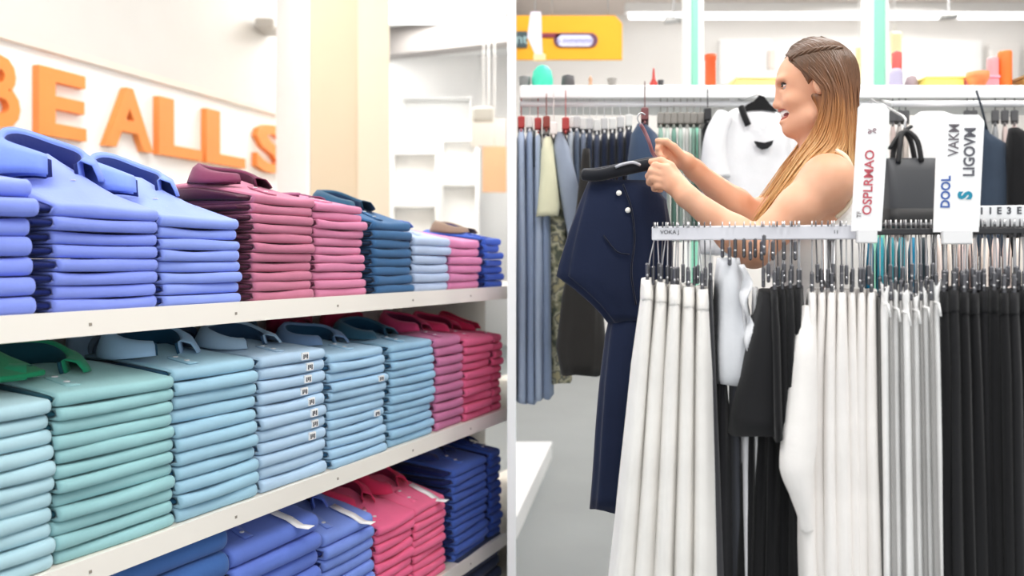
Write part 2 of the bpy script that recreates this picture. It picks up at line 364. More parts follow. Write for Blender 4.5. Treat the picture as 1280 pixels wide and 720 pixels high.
# (shelf, px left, px right, y of the top at the left front, shirts, body, fold shade and neckband colour, collar colour, heap, collar height, collar pos, colour words, place words, options)
ST = [
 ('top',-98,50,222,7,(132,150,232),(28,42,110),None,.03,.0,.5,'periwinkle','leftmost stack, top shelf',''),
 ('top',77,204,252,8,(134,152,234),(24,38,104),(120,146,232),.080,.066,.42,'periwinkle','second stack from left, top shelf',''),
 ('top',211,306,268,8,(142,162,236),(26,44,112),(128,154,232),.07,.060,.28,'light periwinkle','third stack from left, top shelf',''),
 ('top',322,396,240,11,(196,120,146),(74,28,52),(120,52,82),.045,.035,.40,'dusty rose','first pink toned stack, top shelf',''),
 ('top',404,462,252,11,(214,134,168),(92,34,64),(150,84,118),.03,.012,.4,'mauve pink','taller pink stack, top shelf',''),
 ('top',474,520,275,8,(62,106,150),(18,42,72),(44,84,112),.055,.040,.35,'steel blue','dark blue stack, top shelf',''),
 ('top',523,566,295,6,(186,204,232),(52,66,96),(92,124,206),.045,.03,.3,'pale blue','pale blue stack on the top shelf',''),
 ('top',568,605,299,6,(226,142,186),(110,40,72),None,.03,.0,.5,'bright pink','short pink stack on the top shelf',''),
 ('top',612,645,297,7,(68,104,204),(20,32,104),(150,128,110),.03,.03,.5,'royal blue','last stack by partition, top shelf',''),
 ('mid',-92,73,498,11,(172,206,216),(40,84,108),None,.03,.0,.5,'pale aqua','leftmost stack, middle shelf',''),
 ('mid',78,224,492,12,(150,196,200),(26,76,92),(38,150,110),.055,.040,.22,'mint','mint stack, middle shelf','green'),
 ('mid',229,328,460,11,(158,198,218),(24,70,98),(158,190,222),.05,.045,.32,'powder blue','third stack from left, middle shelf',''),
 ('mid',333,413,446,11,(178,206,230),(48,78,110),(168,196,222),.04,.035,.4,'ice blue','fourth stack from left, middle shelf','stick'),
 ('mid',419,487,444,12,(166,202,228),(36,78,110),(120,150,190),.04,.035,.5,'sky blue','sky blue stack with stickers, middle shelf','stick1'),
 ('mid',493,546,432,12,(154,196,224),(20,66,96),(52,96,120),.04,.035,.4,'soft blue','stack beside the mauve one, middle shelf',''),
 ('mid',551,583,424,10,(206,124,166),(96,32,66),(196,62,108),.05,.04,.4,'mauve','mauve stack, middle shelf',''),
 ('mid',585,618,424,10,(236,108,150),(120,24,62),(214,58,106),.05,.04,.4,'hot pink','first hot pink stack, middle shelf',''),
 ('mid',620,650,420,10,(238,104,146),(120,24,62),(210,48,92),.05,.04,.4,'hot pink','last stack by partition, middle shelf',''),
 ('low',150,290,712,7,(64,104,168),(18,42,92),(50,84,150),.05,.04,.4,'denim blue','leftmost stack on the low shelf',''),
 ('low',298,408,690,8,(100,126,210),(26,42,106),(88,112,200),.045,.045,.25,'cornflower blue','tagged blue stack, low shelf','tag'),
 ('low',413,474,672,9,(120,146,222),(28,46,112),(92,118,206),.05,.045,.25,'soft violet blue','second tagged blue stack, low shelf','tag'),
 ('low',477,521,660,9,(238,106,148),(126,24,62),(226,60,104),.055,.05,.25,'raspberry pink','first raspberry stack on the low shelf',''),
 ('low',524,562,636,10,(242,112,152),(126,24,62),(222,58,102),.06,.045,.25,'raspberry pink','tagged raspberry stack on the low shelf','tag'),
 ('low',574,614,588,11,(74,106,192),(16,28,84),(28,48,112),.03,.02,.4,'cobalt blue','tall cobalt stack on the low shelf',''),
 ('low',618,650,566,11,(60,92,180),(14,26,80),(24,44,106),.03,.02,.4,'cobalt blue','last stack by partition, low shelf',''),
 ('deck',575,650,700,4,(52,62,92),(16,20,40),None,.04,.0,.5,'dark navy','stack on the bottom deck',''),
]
prev_s1, prev_sh = 0, ''
for (shf, x0, x1, yt, n, cb, cd, ccol, heap, ch, cpos, cw, pw, opt) in ST:
    zb = SH[shf] if shf != 'deck' else .06
    s0, s1 = s_of(x0), s_of(x1)
    smax = (-.022-S0[0])/U[0]
    dp = .30
    s1 = min(s1, smax-.01)
    dep = D0*1140/(1140-max(x0, 0))
    if x0 < 0: dep = D0*1140/(1140-x1); 
    h = (HY-yt)/F*dep+CZ-zb; w = s1-s0
    t = h/n
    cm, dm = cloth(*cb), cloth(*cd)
    cc = cloth(*ccol) if ccol else None
    ch *= (1.5 if shf == 'top' else 1.5); heap *= {'top':1.25,'mid':.62}.get(shf, 1.2)
    cb = tuple(c_*.86+.14*208 for c_ in cb)
    ext = min(.032, max(.003, (s0-prev_s1)*.8 if prev_sh == shf else .02)); prev_s1, prev_sh = s1, shf
    skew = R.uniform(-.003,.003)
    for k in range(n):
        top = (k == n-1)
        kk = n-1-k
        lab = ('topmost %s shirt with its collar up, %s' if top and ccol else '%s %s shirt, %s')
        lab = (lab % (cw, pw)) if top and ccol else lab % ('topmost' if kk == 0 else ORD[kk]+' from top,', cw, pw)
        loc = shelf_pt(x0, zb+k*t, .012+R.uniform(-.003,.003))+U*(k*skew*.4+R.uniform(-.0015,.0015))
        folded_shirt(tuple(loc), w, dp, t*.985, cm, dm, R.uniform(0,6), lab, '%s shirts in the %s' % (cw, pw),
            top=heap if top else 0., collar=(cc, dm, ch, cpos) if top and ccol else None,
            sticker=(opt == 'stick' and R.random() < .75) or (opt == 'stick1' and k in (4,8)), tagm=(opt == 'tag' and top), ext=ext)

# ------------------------------------------------------------------ generic hanging cloth
def hang_mesh(rows, n=28, amp=.15, nf=3, ph=0., sq=.75, fine=0.):
    """rows: (z, xc, hx, yc, hy).  closed tube of cloth with vertical folds"""
    R_ = []
    for i in range(len(rows)-1):
        a_, b_ = rows[i], rows[i+1]; m = max(2, int(abs(a_[0]-b_[0])/.035))
        for k in range(m):
            u_ = k/m; R_.append([a_[j]+(b_[j]-a_[j])*(u_*u_*(3-2*u_)*.5+u_*.5) for j in range(5)])
    R_.append(list(rows[-1])); v = []; f = []; z0 = rows[0][0]; L = abs(rows[-1][0]-z0)+1e-6
    for i, (z, xc, hx, yc, hy) in enumerate(R_):
        g = min(1., abs(z-z0)/L*1.6+.12)
        for k in range(n):
            q = 2*math.pi*k/n; c_, s2 = math.cos(q), math.sin(q)
            rr = 1+amp*g*math.sin(nf*q*2+ph+1.3*math.sin(z*5+ph))+fine*math.sin(11*q+z*9)
            x = xc+hx*math.copysign(abs(c_)**sq, c_)*rr; y = yc+hy*math.copysign(abs(s2)**sq, s2)*(1+.25*(rr-1))
            v.append((x, y, z+(.004*math.sin(3*q+ph) if i == len(R_)-1 else 0)))
    f = [tuple(range(n)), tuple(range(len(R_)*n-1, (len(R_)-1)*n-1, -1))]
    for i in range(len(R_)-1):
        for k in range(n): f.append((i*n+k, (i+1)*n+k, (i+1)*n+(k+1)%n, i*n+(k+1)%n))
    return v, f

topk = SH['mid']+(HY-492)/F*(D0*1140/(1140-78))+CZ-SH['mid']
folded_shirt(tuple(shelf_pt(18, topk+.022, .10)), s_of(100)-s_of(18), .20, .012, cloth(34,148,102), cloth(16,92,66), 1., 'emerald green shirt draped over the back of the mint stack', 'loose shirts laid over the stacks', top=.050)
# shirts stuffed upright behind the front stacks
for (shf, x0, x1, h_, cb, lab) in (('mid',-120,20,.40,(30,140,96),'emerald shirt stuffed behind the leftmost aqua stack on the middle shelf'),('mid',30,104,.385,(44,150,106),'emerald shirt stuffed behind the mint stack on the middle shelf'),
    ('mid',112,205,.40,(96,122,162),'slate blue shirt stuffed behind the powder blue stack, middle shelf'),('mid',212,285,.41,(150,176,204),'pale blue shirt stuffed high behind the ice blue stack'),('mid',292,372,.40,(58,88,128),'dark blue shirt stuffed behind the sky blue stack'),
    ('mid',378,440,.41,(36,70,92),'dark teal shirt stuffed behind the soft blue stack'),('mid',448,500,.405,(150,36,66),'crimson shirt stuffed behind the mauve stack'),('mid',506,560,.40,(190,40,78),'red pink shirt stuffed behind the first hot pink stack'),
    ('low',240,330,.32,(62,78,150),'indigo shirt stuffed behind the tagged blue stack'),('low',336,400,.33,(96,112,190),'soft indigo shirt stuffed behind the violet blue stack'),('low',408,460,.34,(200,50,92),'deep pink shirt stuffed behind the raspberry stacks'),
    ('low',490,545,.38,(24,34,78),'dark navy shirt stuffed behind the cobalt stack')):
    w = s_of(x1)-s_of(x0); p = shelf_pt(x0, SH[shf], .338)
    o = thing('stuffed_shirt', lab, 'shirt', tuple(p), RZS, 'shirts stuffed behind the front stacks')
    r1, r2 = R.uniform(.8,1.1), R.uniform(.4,.7)
    v, f = hang_mesh([(h_,w*.5,w*.30*r2,.01,.012),(h_-.02,w*.5,w*.42*r1,.0,.03),(h_-.09,w*.5,w*.46,-.004,.036),(h_*.4,w*.5,w*.48,0,.036),(0,w*.5,w*.48,.0,.036)], 40, .07, 3, R.uniform(0,6), .7, .02)
    new_obj('body', v, f, cloth(*cb), o)
    cv = MB(); pts = [(w*(.5+.26*math.cos(a_)), -.034+.03*math.sin(a_)*0-.006*math.sin(a_), h_-.055+.035*math.sin(a_)) for a_ in np.linspace(-.4,3.5,9)]
    cv.tube(smooth_path(pts,3), .009, 8, flat=.5).obj('collar', cloth(*[max(0,int(c_*.8)) for c_ in cb]), o, True)

# ------------------------------------------------------------------ front rack
RA = np.array([.271,1.55]); RD = np.array([.978,-.208]); RZ = 1.306; RYAW = math.atan2(RD[1],RD[0])
def rail_pt(px):
    k = (px-640)/F; t_ = (k*RA[1]-RA[0])/(RD[0]-k*RD[1]); return RA+RD*max(t_, .004)
rack = thing('clothes_rack', 'front metal clothes rack with a pale flat rail', 'rack', (RA[0],RA[1],0), RYAW)
MB().box((0,-.004,RZ-.0135), (.405,.004,RZ+.0135), .002).obj('rail_plate', paint(226,226,232,.35), rack)
MB().box((.38,-.006,RZ-.006), (1.15,.006,RZ+.006), .002).obj('rail', M_DARKRAIL, rack)
MB().box((.553,.012,RZ+.008), (1.15,.016,RZ+.046), .001).obj('size_strip', paint(244,245,246), rack)
mb = MB()
for k in range(42): mb.box((.63+k*.012,-.0075,RZ-.011), (.634+k*.012,.0075,RZ-.004))
mb.obj('notch_bar', M_DARKRAIL, rack)
for x in (.33,.79): MB().tube([(x,.03,0.02),(x,.03,RZ-.008)], .012, 10).obj('upright', M_CHROME, rack, True)
for x in (.33,.79):
    MB().box((x-.02,-.28,0), (x+.02,.34,.03), .006).obj('foot', M_CHROME, rack)
    MB().tube([(x,.03,RZ-.012),(x,0,RZ-.004)], .009, 8).obj('bracket', M_CHROME, rack, True)
def put_text(txt, size, m, parent, o, ux, uz, name='lettering', bold=0., sx=1.):
    v, f = text_mesh(txt, size, .0004, bold, sx); o, ux, uz = map(np.asarray, (o,ux,uz)); nn = np.cross(ux, uz)
    w = o+v[:,0:1]*ux+v[:,1:2]*uz+v[:,2:3]*nn
    return new_obj(name, w, f, m, parent, False)
INK = paint(70,72,78)
put_text('VOKA J', .011, INK, rack, (.034,-.0045,RZ+.002), (1,0,0), (0,0,1))
put_text('I I', .009, INK, rack, (.335,-.0045,RZ), (1,0,0), (0,0,1))
put_text('1  I  E  3  E', .017, INK, rack, (.615,.0115,RZ+.036), (1,0,0), (0,0,1), sx=.9, bold=.0006)
MB().lathe((0,0,0), [(.001,-.003),(.010,-.003),(.010,.003),(.001,.003)], 14).obj('size_dot', paint(50,52,60), rack).matrix_world
so = [o for o in rack.children if o.name.startswith('size_dot')][0]; so.location = (.563,.006,RZ+.018); so.rotation_euler = (math.pi/2,0,0)

def hanger(p, yaw, shift, drop, hw, label, group, metal=None):
    """clip hanger hooked over the rail; local y = along the hanger, z=0 at the rail"""
    t_ = thing('clip_hanger', label, 'hanger', (p[0],p[1],RZ), yaw, group)
    m = metal or M_CHROME
    pts = [(0,-.0085,.0105),(0,-.0085,.0165),(0,-.002,.0205),(0,.007,.0175),(0,.0115,.006),(shift*.15,.0095,-.014),(shift*.7,0,-drop*.6),(shift,0,-drop)]
    MB().tube(smooth_path(pts, 3), .0013, 6).obj('hook', m, t_, True)
    MB().tube([(shift,-hw,-drop),(shift,hw,-drop)], .0024, 6).obj('bar', m, t_, True)
    for s_ in (-1,1):
        MB().box((shift-.0032,s_*(hw-.01)-.006,-drop-.012), (shift+.0032,s_*(hw-.01)+.006,-drop+.022), .002).obj('clip', M_CLIP, t_)
    return t_
def strip(name, cat, pxT, pxB, wT, wB, yT, yB, col, label, group, hlab, hgroup, hw=.15, amp=.16, nf=3, waist=None, sleeve=None, mid=None, hpx=None, drop=None, fine=0., shape=None, crease=True, yawx=0.):
    hp = rail_pt(hpx if hpx else pxT); yaw = -math.atan2(hp[0], hp[1])+yawx
    dist = math.hypot(hp[0], hp[1]); 
    # local frame: x to the right across the view, y away from the viewer
    ang = lambda px: math.atan2((px-640)/F, 1.)
    base = math.atan2(hp[0], hp[1])
    hw = hw+R.uniform(-.009,.009)
    dfr = dist-hw                                       # distance of the near end
    lx = lambda px: math.tan(ang(px)-base)*dfr
    Yn = dfr*math.cos(base)
    lz = lambda py: CZ+(HY-py)/F*Yn-RZ
    sc_ = Yn/F/math.cos(base)
    zt = lz(yT); drop = drop or max(.03, -zt-.012)
    hanger(hp, yaw, lx(pxT), drop, hw*.95, hlab, hgroup)
    g = thing(name, label, cat, (hp[0],hp[1],RZ), yaw, group)
    cm = cloth(*col)
    if shape:
        rows = [(lz(y), lx((a_+b_)/2), (b_-a_)/2*sc_, 0., hy) for (y,a_,b_,hy) in shape]
    else:
        zb = lz(yB)
        rows = [(zt, lx(pxT), wT/2*sc_*.95, 0, hw*.95), (zt-.03, lx(pxT), wT/2*sc_*1.1, 0, hw)]
        for u_ in (.25,.5,.75,1.):
            px = pxT+(pxB-pxT)*(u_**1.1); ww = wT+(wB-wT)*u_
            if mid: px += mid*math.sin(math.pi*u_)
            rows.append((zt+(zb-zt)*u_, lx(px), ww/2*sc_*(1.42 if waist != 'paperbag' else 1.12), 0, hw*(1+.1*u_)))
    v, f = hang_mesh(rows, 32, amp, nf, R.uniform(0,6), .7, fine)
    new_obj('body', v, f, cm, g)
    if waist == 'band':
        r2 = [(zt+.004, lx(pxT), wT/2*sc_*1.0, 0, hw*.965), (zt-.02, lx(pxT), wT/2*sc_*1.12, 0, hw*1.01), (zt-.034, lx(pxT), wT/2*sc_*1.12, 0, hw*1.012)]
        v, f = hang_mesh(r2, 32, .02, nf, 0, .7); new_obj('waistband', v, f, cm, g)
    if waist == 'paperbag':
        h2 = R.uniform(.0,.010)
        v = []; rr = [(zt+.012+h2,.95,1),(zt+.010+h2,1.1,1),(zt+.002,.95,.5),(zt-.010,.72,0),(zt-.026,1.1,0)]
        for z, k, jg in rr:
            for i in range(36):
                q = 2*math.pi*i/36; w_ = 1+.16*math.sin(9*q+h2*900)*(jg+.3)
                v.append((lx(pxT)+wT/2*sc_*k*w_*math.copysign(abs(math.cos(q))**.7, math.cos(q)), hw*.98*math.copysign(abs(math.sin(q))**.8, math.sin(q))*(1+.05*(w_-1)), z+jg*(.007*math.sin(9*q+h2*900)+.004*math.sin(5*q))))
        f = [tuple(range(36))]+[(i*36+k,(i+1)*36+k,(i+1)*36+(k+1)%36,i*36+(k+1)%36) for i in range(4) for k in range(36)]
        new_obj('gathered_waist', v, f, cm, g)
        MB().tube([(lx(pxT)-wT/2*sc_*.5,-hw*.98,zt-.012),(lx(pxT)+wT*sc_*.2,-hw*1.03,zt-.014),(lx(pxT)+wT/2*sc_*.7,-hw*1.04,zt-.035)], .0022, 5).obj('tie_cord', cm, g, True)
    if sleeve:
        pts = [(lx(a_), -hw*k, lz(y)) for (a_,y,r_,k) in sleeve]; rr = [r_ for (_,_,r_,_) in sleeve]
        MB().tube(smooth_path(pts,4), np.interp(np.linspace(0,len(rr)-1,(len(rr)-1)*4+1), range(len(rr)), rr), 14).obj('sleeve', cm, g, True)
    return g
HG = 'metal hangers on the front rail'
# white trousers
for i in range(5):
    pxT = 809+i*17.2; pxB = 775+i*26
    strip('hanging_trousers','trousers', pxT, pxB, 17.5, 28, 353+i*3, 780, (240,237,232), 'white trousers hanging %s from the left end of the front rail' % ORD[i],
          'white trousers at the left end of the front rail', 'metal hanger of the %s white trousers at the rail end' % ORD[i], HG, hw=.15, amp=.10, waist='band', hpx=819+i*13.5)
strip('hanging_trousers','trousers', 888, 897, 6, 15, 352, 780, (58,58,62), 'charcoal trousers right beside the white ones', None, 'metal hanger of the charcoal trousers beside the white ones', HG, hw=.13)
# silver blouse with frill
g = strip('hanging_blouse','blouse', 912, 915, 0, 0, 0, 0, (222,224,228), 'silver grey blouse with ruffled hem between white trousers and black tops', None, 'metal hanger of the silver grey blouse', HG,
    hw=.11, shape=[(322,896,924,.09),(345,894,928,.10),(400,893,936,.11),(440,890,944,.12),(470,890,948,.12),(484,893,940,.11)], drop=.05, amp=.16)
v = []
for i in range(26):
    for k in range(5): v.append((.016+.011*k/4**(1+.4*math.sin(i*.45+k*.5))+.004*math.sin(i*.5)+.0006*i, -.114-.010*math.sin(i*.6+k*.8), -.06-.0062*i))
f = [(i*5+k,i*5+k+1,(i+1)*5+k+1,(i+1)*5+k) for i in range(25) for k in range(4)]
rf = new_obj('ruffle', v, f, cloth(232,233,236), g); md = rf.modifiers.new('thick','SOLIDIFY'); md.thickness = .002
for i,(pT,pB,col,w0_,w1_,nm) in enumerate(((903,905,(30,30,33),12,22,'black trousers directly under the silver grey blouse'),(919,922,(66,68,74),9,18,'dark grey trousers just right of the silver grey blouse'),(930,938,(205,205,208),10,17,'pale grey trousers peeking out beside the black tops'),(944,946,(238,238,238),8,10,'thin white trousers just left of the black tops'))):
    strip('hanging_trousers','trousers', pT, pB, w0_, w1_, (478,372,362,362)[i], 790, col, nm, None, 'metal hanger of the '+nm, HG, hw=.10, drop=.035)
# black tops and the trousers seen beneath
strip('hanging_shirt','shirt', 955, 962, 0,0,0,0, (30,30,32), 'boxy black top, widest and leftmost of the black tops', 'black tops on the front rail', 'metal hanger of the widest black top', HG,
    shape=[(366,948,966,.12),(385,943,976,.14),(440,928,985,.15),(500,916,994,.15),(548,908,1000,.15)], amp=.05, nf=2)
for i in range(4):
    strip('hanging_shirt','shirt', 968+i*10, 974+i*8, 12, 14, 364-i, 548-2*i, (25,25,27), 'black top, %s to the right of the widest black top' % ORD[i], 'black tops on the front rail', 'metal hanger of the black top %s right of the widest' % ORD[i], HG, hw=.145, amp=.10)
for i in range(5):
    strip('hanging_trousers','trousers', 938+i*14, 930+i*17, 14, 19, 520, 790, (17,17,19), 'black trousers %s from left beneath the black tops' % ORD[i], 'black trousers beneath the black tops', 'metal hanger of black trousers %s from left beneath the tops' % ORD[i], HG, hw=.11, drop=.04)
# white blouses
for i in range(7):
    sl = [(1010,385,.012,.85),(1006,430,.019,.97),(1003,490,.024,1.02),(999,545,.029,1.05),(996,585,.028,1.08),(1001,612,.020,1.1),(1006,640,.013,1.08),(1009,662,.010,1.05)] if i == 0 else None
    strip('hanging_dress','dress', 1015+i*12.4, 1012+i*13.5, 13, 20, 366, 790, (243,239,235), ('white long sleeved dress with drooping sleeve beside the black tops' if i == 0 else 'white long dress hanging %s right of the one with drooping sleeve' % ORD[i-1]),
          'white long dresses on the front rail', 'metal hanger of the %s white long dress' % ORD[i], HG, hw=.14, amp=.16, nf=2, sleeve=sl, mid=(-6 if i < 2 else -1))
strip('hanging_trousers','trousers', 1100, 1104, 8, 14, 372, 790, (120,118,116), 'grey trousers between the white dresses and the tie waist trousers', None, 'metal hanger of the grey trousers', HG, hw=.13)
for i in range(5):
    strip('hanging_trousers','trousers', 1113.5+i*12.6, 1119+i*13.6, 6, 9, 376, 790, (168,166,164), 'grey trousers hung between the tie waist ones, %s from left' % ORD[i], 'grey trousers between the tie waist ones', 'metal hanger of the %s grey trousers between tie waists' % ORD[i], HG, hw=.153, amp=.06)
for i in range(6):
    col = (240,239,237) if i != 5 else (246,245,243)
    strip('hanging_trousers','trousers', 1107+i*12.6, 1112+i*13.6, 13.5, 15.5, 372+(-4,6,14,10,4,-6)[i]*.6, 790, col, 'off-white tie waist trousers, %s from left among the gathered waists' % ORD[i], 'off-white tie waist trousers', 'metal hanger of the %s tie waist trousers' % ORD[i], HG, hw=.15, amp=.08, waist='paperbag')
for i in range(9):
    strip('hanging_trousers','trousers', 1180+i*12.5, 1186+i*13.3, 14, 17, 368-2*math.sin(i*1.7), 790, ((22,22,24),(30,30,32),(18,18,20))[i%3], 'black trousers %s from left in the dense right-hand group' % ORD[i], 'black trousers at the right of the front rail', 'metal hanger of the %s black trousers in the dense group' % ORD[i], HG, hw=.15, amp=.10, waist='band')

for (a_, b_, n_, yb_, wh) in ((812,884,11,350,'white trousers'),(1016,1092,10,352,'white long dresses'),(1106,1172,7,352,'tie waist trousers'),(1174,1278,17,356,'dense black trousers'),(948,1004,6,352,'black tops')):
    for i in range(n_):
        px = a_+(b_-a_)*(i+.5)/n_; hp = rail_pt(px); base = math.atan2(hp[0],hp[1]); Yn = (math.hypot(hp[0],hp[1])-.13)*math.cos(base)
        hanger(hp, -base, R.uniform(-.003,.003), -(CZ+(HY-yb_)/F*Yn-RZ)-.004+R.uniform(-.006,.004), .13, 'spare metal hanger %s from left among those of the %s' % (ORD[i], wh), 'spare metal hangers on the front rail', M_CHROME if i%2 else M_CLIP)
# signs standing on the rail
def rail_sign(px0, px1, yt, yb, label, lines, lean=0., rot=0.):
    p = rail_pt((px0+px1)/2)+np.array([-RD[1],RD[0]])*-.012; base = math.atan2(p[0],p[1]); Y = p[1]
    w = (px1-px0)/F*Y; zt = CZ+(HY-yt)/F*Y; zb = CZ+(HY-yb)/F*Y
    t_ = thing('rail_sign', label, 'sign', (p[0],p[1],zb), RYAW, 'white upright signs on the front rail')
    h = zt-zb; c_ = .007
    o_ = [(-w*.5,0),(w*.46,0),(w*.5+lean,h-c_*2),(w*.5+lean-c_*1.3,h-.002),(-w*.5+lean*1.1+c_,h),(-w*.5+lean*1.1,h-c_)]
    n = len(o_); v = [(x,y,z) for y in (-.0015,.0015) for x,z in o_]
    MB().add(v, [tuple(range(n)), tuple(range(2*n-1,n-1,-1))]+[(i,i+n,(i+1)%n+n,(i+1)%n) for i in range(n)]).obj('panel', paint(250,250,250), t_)
    MB().box((-w*.33,-.011,-.022), (w*.30,.006,.004), .002).obj('clip', paint(240,240,240), t_)
    up = np.array([lean/h,0,1.]); up /= np.linalg.norm(up); side = np.cross(up, (0,-1,0))
    for (txt, size, x, z, col, bold, sx) in lines:
        put_text(txt, size, paint(*col), t_, (x*w+lean*z,-.0022,z*h), up, -np.array([up[2],0,-up[0]]), bold=bold, sx=sx)
    return t_
rail_sign(1063,1100,129,289,'white upright sign with red lettering beside the woman', [('OSPLRMAO', .022, -.02,.38,(196,84,96),.0003,1.05), ('%', .02, .02,.78,(150,110,120),0,.8), ('TF', .011, -.27,.13,(120,110,110),0,1.)], lean=.011)
rail_sign(1166,1220,143,290,'white upright sign with dark and blue lettering beside the handbag', [('   VAKM', .024, -.12,.74,(110,105,110),.0002,.9), ('DOOL', .021, -.26,.34,(48,92,170),.0005,.95), (' LIGOVM', .025, .22,.66,(92,92,100),.0006,.95), ('S', .030, .16,.31,(20,140,170),.0015,1.)], lean=.006)

# second rail behind with teal tops
YB = 2.08
r2 = thing('clothes_rack', 'short dark rail behind the front rack carrying teal tops', 'rack', (P(1068,0,YB)[0],YB,0))
XR = P(1290,0,YB)[0]-P(1068,0,YB)[0]
MB().tube([(0,0,1.345),(XR,0,1.345)], .008, 8).obj('rail', M_DARKRAIL, r2, True)
for x in (XR*.46,XR-.02):
    MB().tube([(x,0,.02),(x,0,1.345)], .011, 8).obj('upright', M_CHROME, r2, True); MB().box((x-.02,-.2,0),(x+.02,.2,.025),.005).obj('foot', M_CHROME, r2)
def back_strip(name, cat, x0, x1, yT, yB, Y, col, label, group, railz, hw=.13, x0b=None, x1b=None, amp=.13, nf=2, mm=None, extra=None, fine=0., parthanger=True, hcol=None, zoff=0., sq=.7, hlabel=None):
    xc = (x0+x1)/2; p = P(xc,0,Y); base = math.atan2(p[0],p[1]); dist = math.hypot(p[0],p[1])-hw; Yn = dist*math.cos(base)
    lx = lambda px: math.tan(math.atan2((px-640)/F,1)-base)*dist
    lz = lambda py: CZ+(HY-py)/F*Yn-railz
    g = thing(name, label, cat, (p[0],p[1],railz), -base, group)
    if extra: rows = [(lz(y), (lx(a_)+lx(b_))/2, (lx(b_)-lx(a_))/2, 0, hy) for (y,a_,b_,hy) in extra]
    else:
        x0b = x0 if x0b is None else x0b; x1b = x1 if x1b is None else x1b
        rows = [(lz(yT), lx(xc), (lx(x1)-lx(x0))/2*.55, 0, hw*.6), (lz(yT)-.035, lx(xc), (lx(x1)-lx(x0))/2, 0, hw)]
        for u_ in (.33,.66,1): rows.append((lz(yT+(yB-yT)*u_), lx(xc+((x0b+x1b)/2-xc)*u_), (lx(x1)-lx(x0)+((lx(x1b)-lx(x0b))-(lx(x1)-lx(x0)))*u_)/2, 0, hw*1.04))
    v, f = hang_mesh(rows, 28, amp, nf, R.uniform(0,6), sq, fine); new_obj('body', v, f, mm or cloth(*col), g)
    ztop = rows[0][0]
    if parthanger and ztop < -.025:
        h = thing('hanger', hlabel or 'hanger holding the '+label, 'hanger', (p[0],p[1],railz), -base, 'hangers on the rails behind')
        m = paint(*hcol) if hcol else M_CHROME
        pts = [(0,.012,.002),(0,.009,.013),(0,0,.016),(0,-.010,.012),(0,-.012,0),(0,-.004,-.016),(0,0,ztop+.012)]
        MB().tube(smooth_path(pts,3), .0018, 6).obj('hook', m, h, True)
        if ztop < -.06: MB().box((-.013,-hw*.5,ztop+.006), (.013,hw*.5,ztop+.050), .004).obj('clip', m, h)
        MB().tube([(0,-hw*.8,ztop-.012),(0,-hw*.3,ztop+.008),(0,0,ztop+.014),(0,hw*.3,ztop+.008),(0,hw*.8,ztop-.012)], .004, 6).obj('arms', m, h, True)
    return g
for i in range(7):
    x = 1067+i*13.5; cc = ((22,140,156),(16,116,150),(26,150,168),(18,128,140))[i%4] if i < 6 else (34,48,54)
    back_strip('hanging_shirt','shirt', x, x+12.5, 296, 470, YB, cc, ('teal top %s from left on the rail behind the red-lettered sign' % ORD[i] if i < 6 else 'dark slate top ending the row of teal tops'), 'teal tops on the rail behind', 1.345, parthanger=False, amp=.1, hw=.11)
for i in range(8):
    x = 1168+i*14
    back_strip('hanging_shirt','shirt', x, x+13, 297, 470, YB, ((232,216,208),(236,226,216),(226,206,202))[i%3], 'blush top %s from left, behind the black trousers' % ORD[i], 'blush tops on the rail behind', 1.345, parthanger=False, amp=.1, hw=.11)

# ------------------------------------------------------------------ back rack with shelf
YR = 3.02; BZ = CZ+(HY-126)/F*YR
br = thing('wall_rack', 'long white back rack with a display shelf over its hanging rail', 'rack', (.03,YR,0))
XE = 3.4
bd = MB().box((0,-.03,BZ+.022), (XE,.42,BZ+.052), .004).obj('top_shelf', M_WHITE, br)
MB().box((0,-.034,BZ+.004), (XE,-.022,BZ+.052), .003).obj('shelf_fascia', paint(248,248,248), bd)
MB().tube([(0,0,BZ-.012),(XE,0,BZ-.012)], .0125, 10).obj('hanging_rail', paint(238,238,240,.3), br, True)
MB().tube([(1.35,-.12,BZ-.035),(XE,-.12,BZ-.035)], .011, 10).obj('lower_rail', paint(240,240,242,.3), br, True)
for x in (1.36,2.4,XE-.02): MB().tube([(x,-.12,BZ-.035),(x,0,BZ)], .006, 8).obj('rail_link', M_WHITE, br, True)
for x in (.80,1.98,3.1):
    MB().box((x-.02,.36,0), (x+.02,.40,BZ+.02), .003).obj('upright', M_WHITE, br)
    MB().box((x-.012,-.005,BZ-.02), (x+.012,.38,BZ+.022), .003).obj('bracket', M_WHITE, br)
STZ = BZ+.052
# low plinth on the floor
p0, p1, p2 = P(690,552,4.3), P(645,640,3.35), P(645,552,4.3)
mb = MB(); zp = .29
v = [(.016,3.3,z) for z in (0,zp)]
out = [(.016,3.2),(.030,3.25),(.222,4.35),(.016,4.35)]
v = [(x,y,z) for z in (.0,.045) for x,y in [(.016,3.55),(.21,4.95),(.25,5.4),(.016,5.4)]]
pl = MB(); q = [(.016,3.6),(.022,3.62),(.257,5.13),(.016,5.13)]
v = [(x,y,z) for z in (.0,.085,.10) for x,y in q]
pl.add(v, [(3,2,1,0),(8,9,10,11)]+[(k*4+i,k*4+(i+1)%4,k*4+4+(i+1)%4,k*4+4+i) for k in range(2) for i in range(4)])
tag(pl.obj('display_plinth', paint(240,240,240)), 'low white plinth on the floor beside the partition', 'plinth')

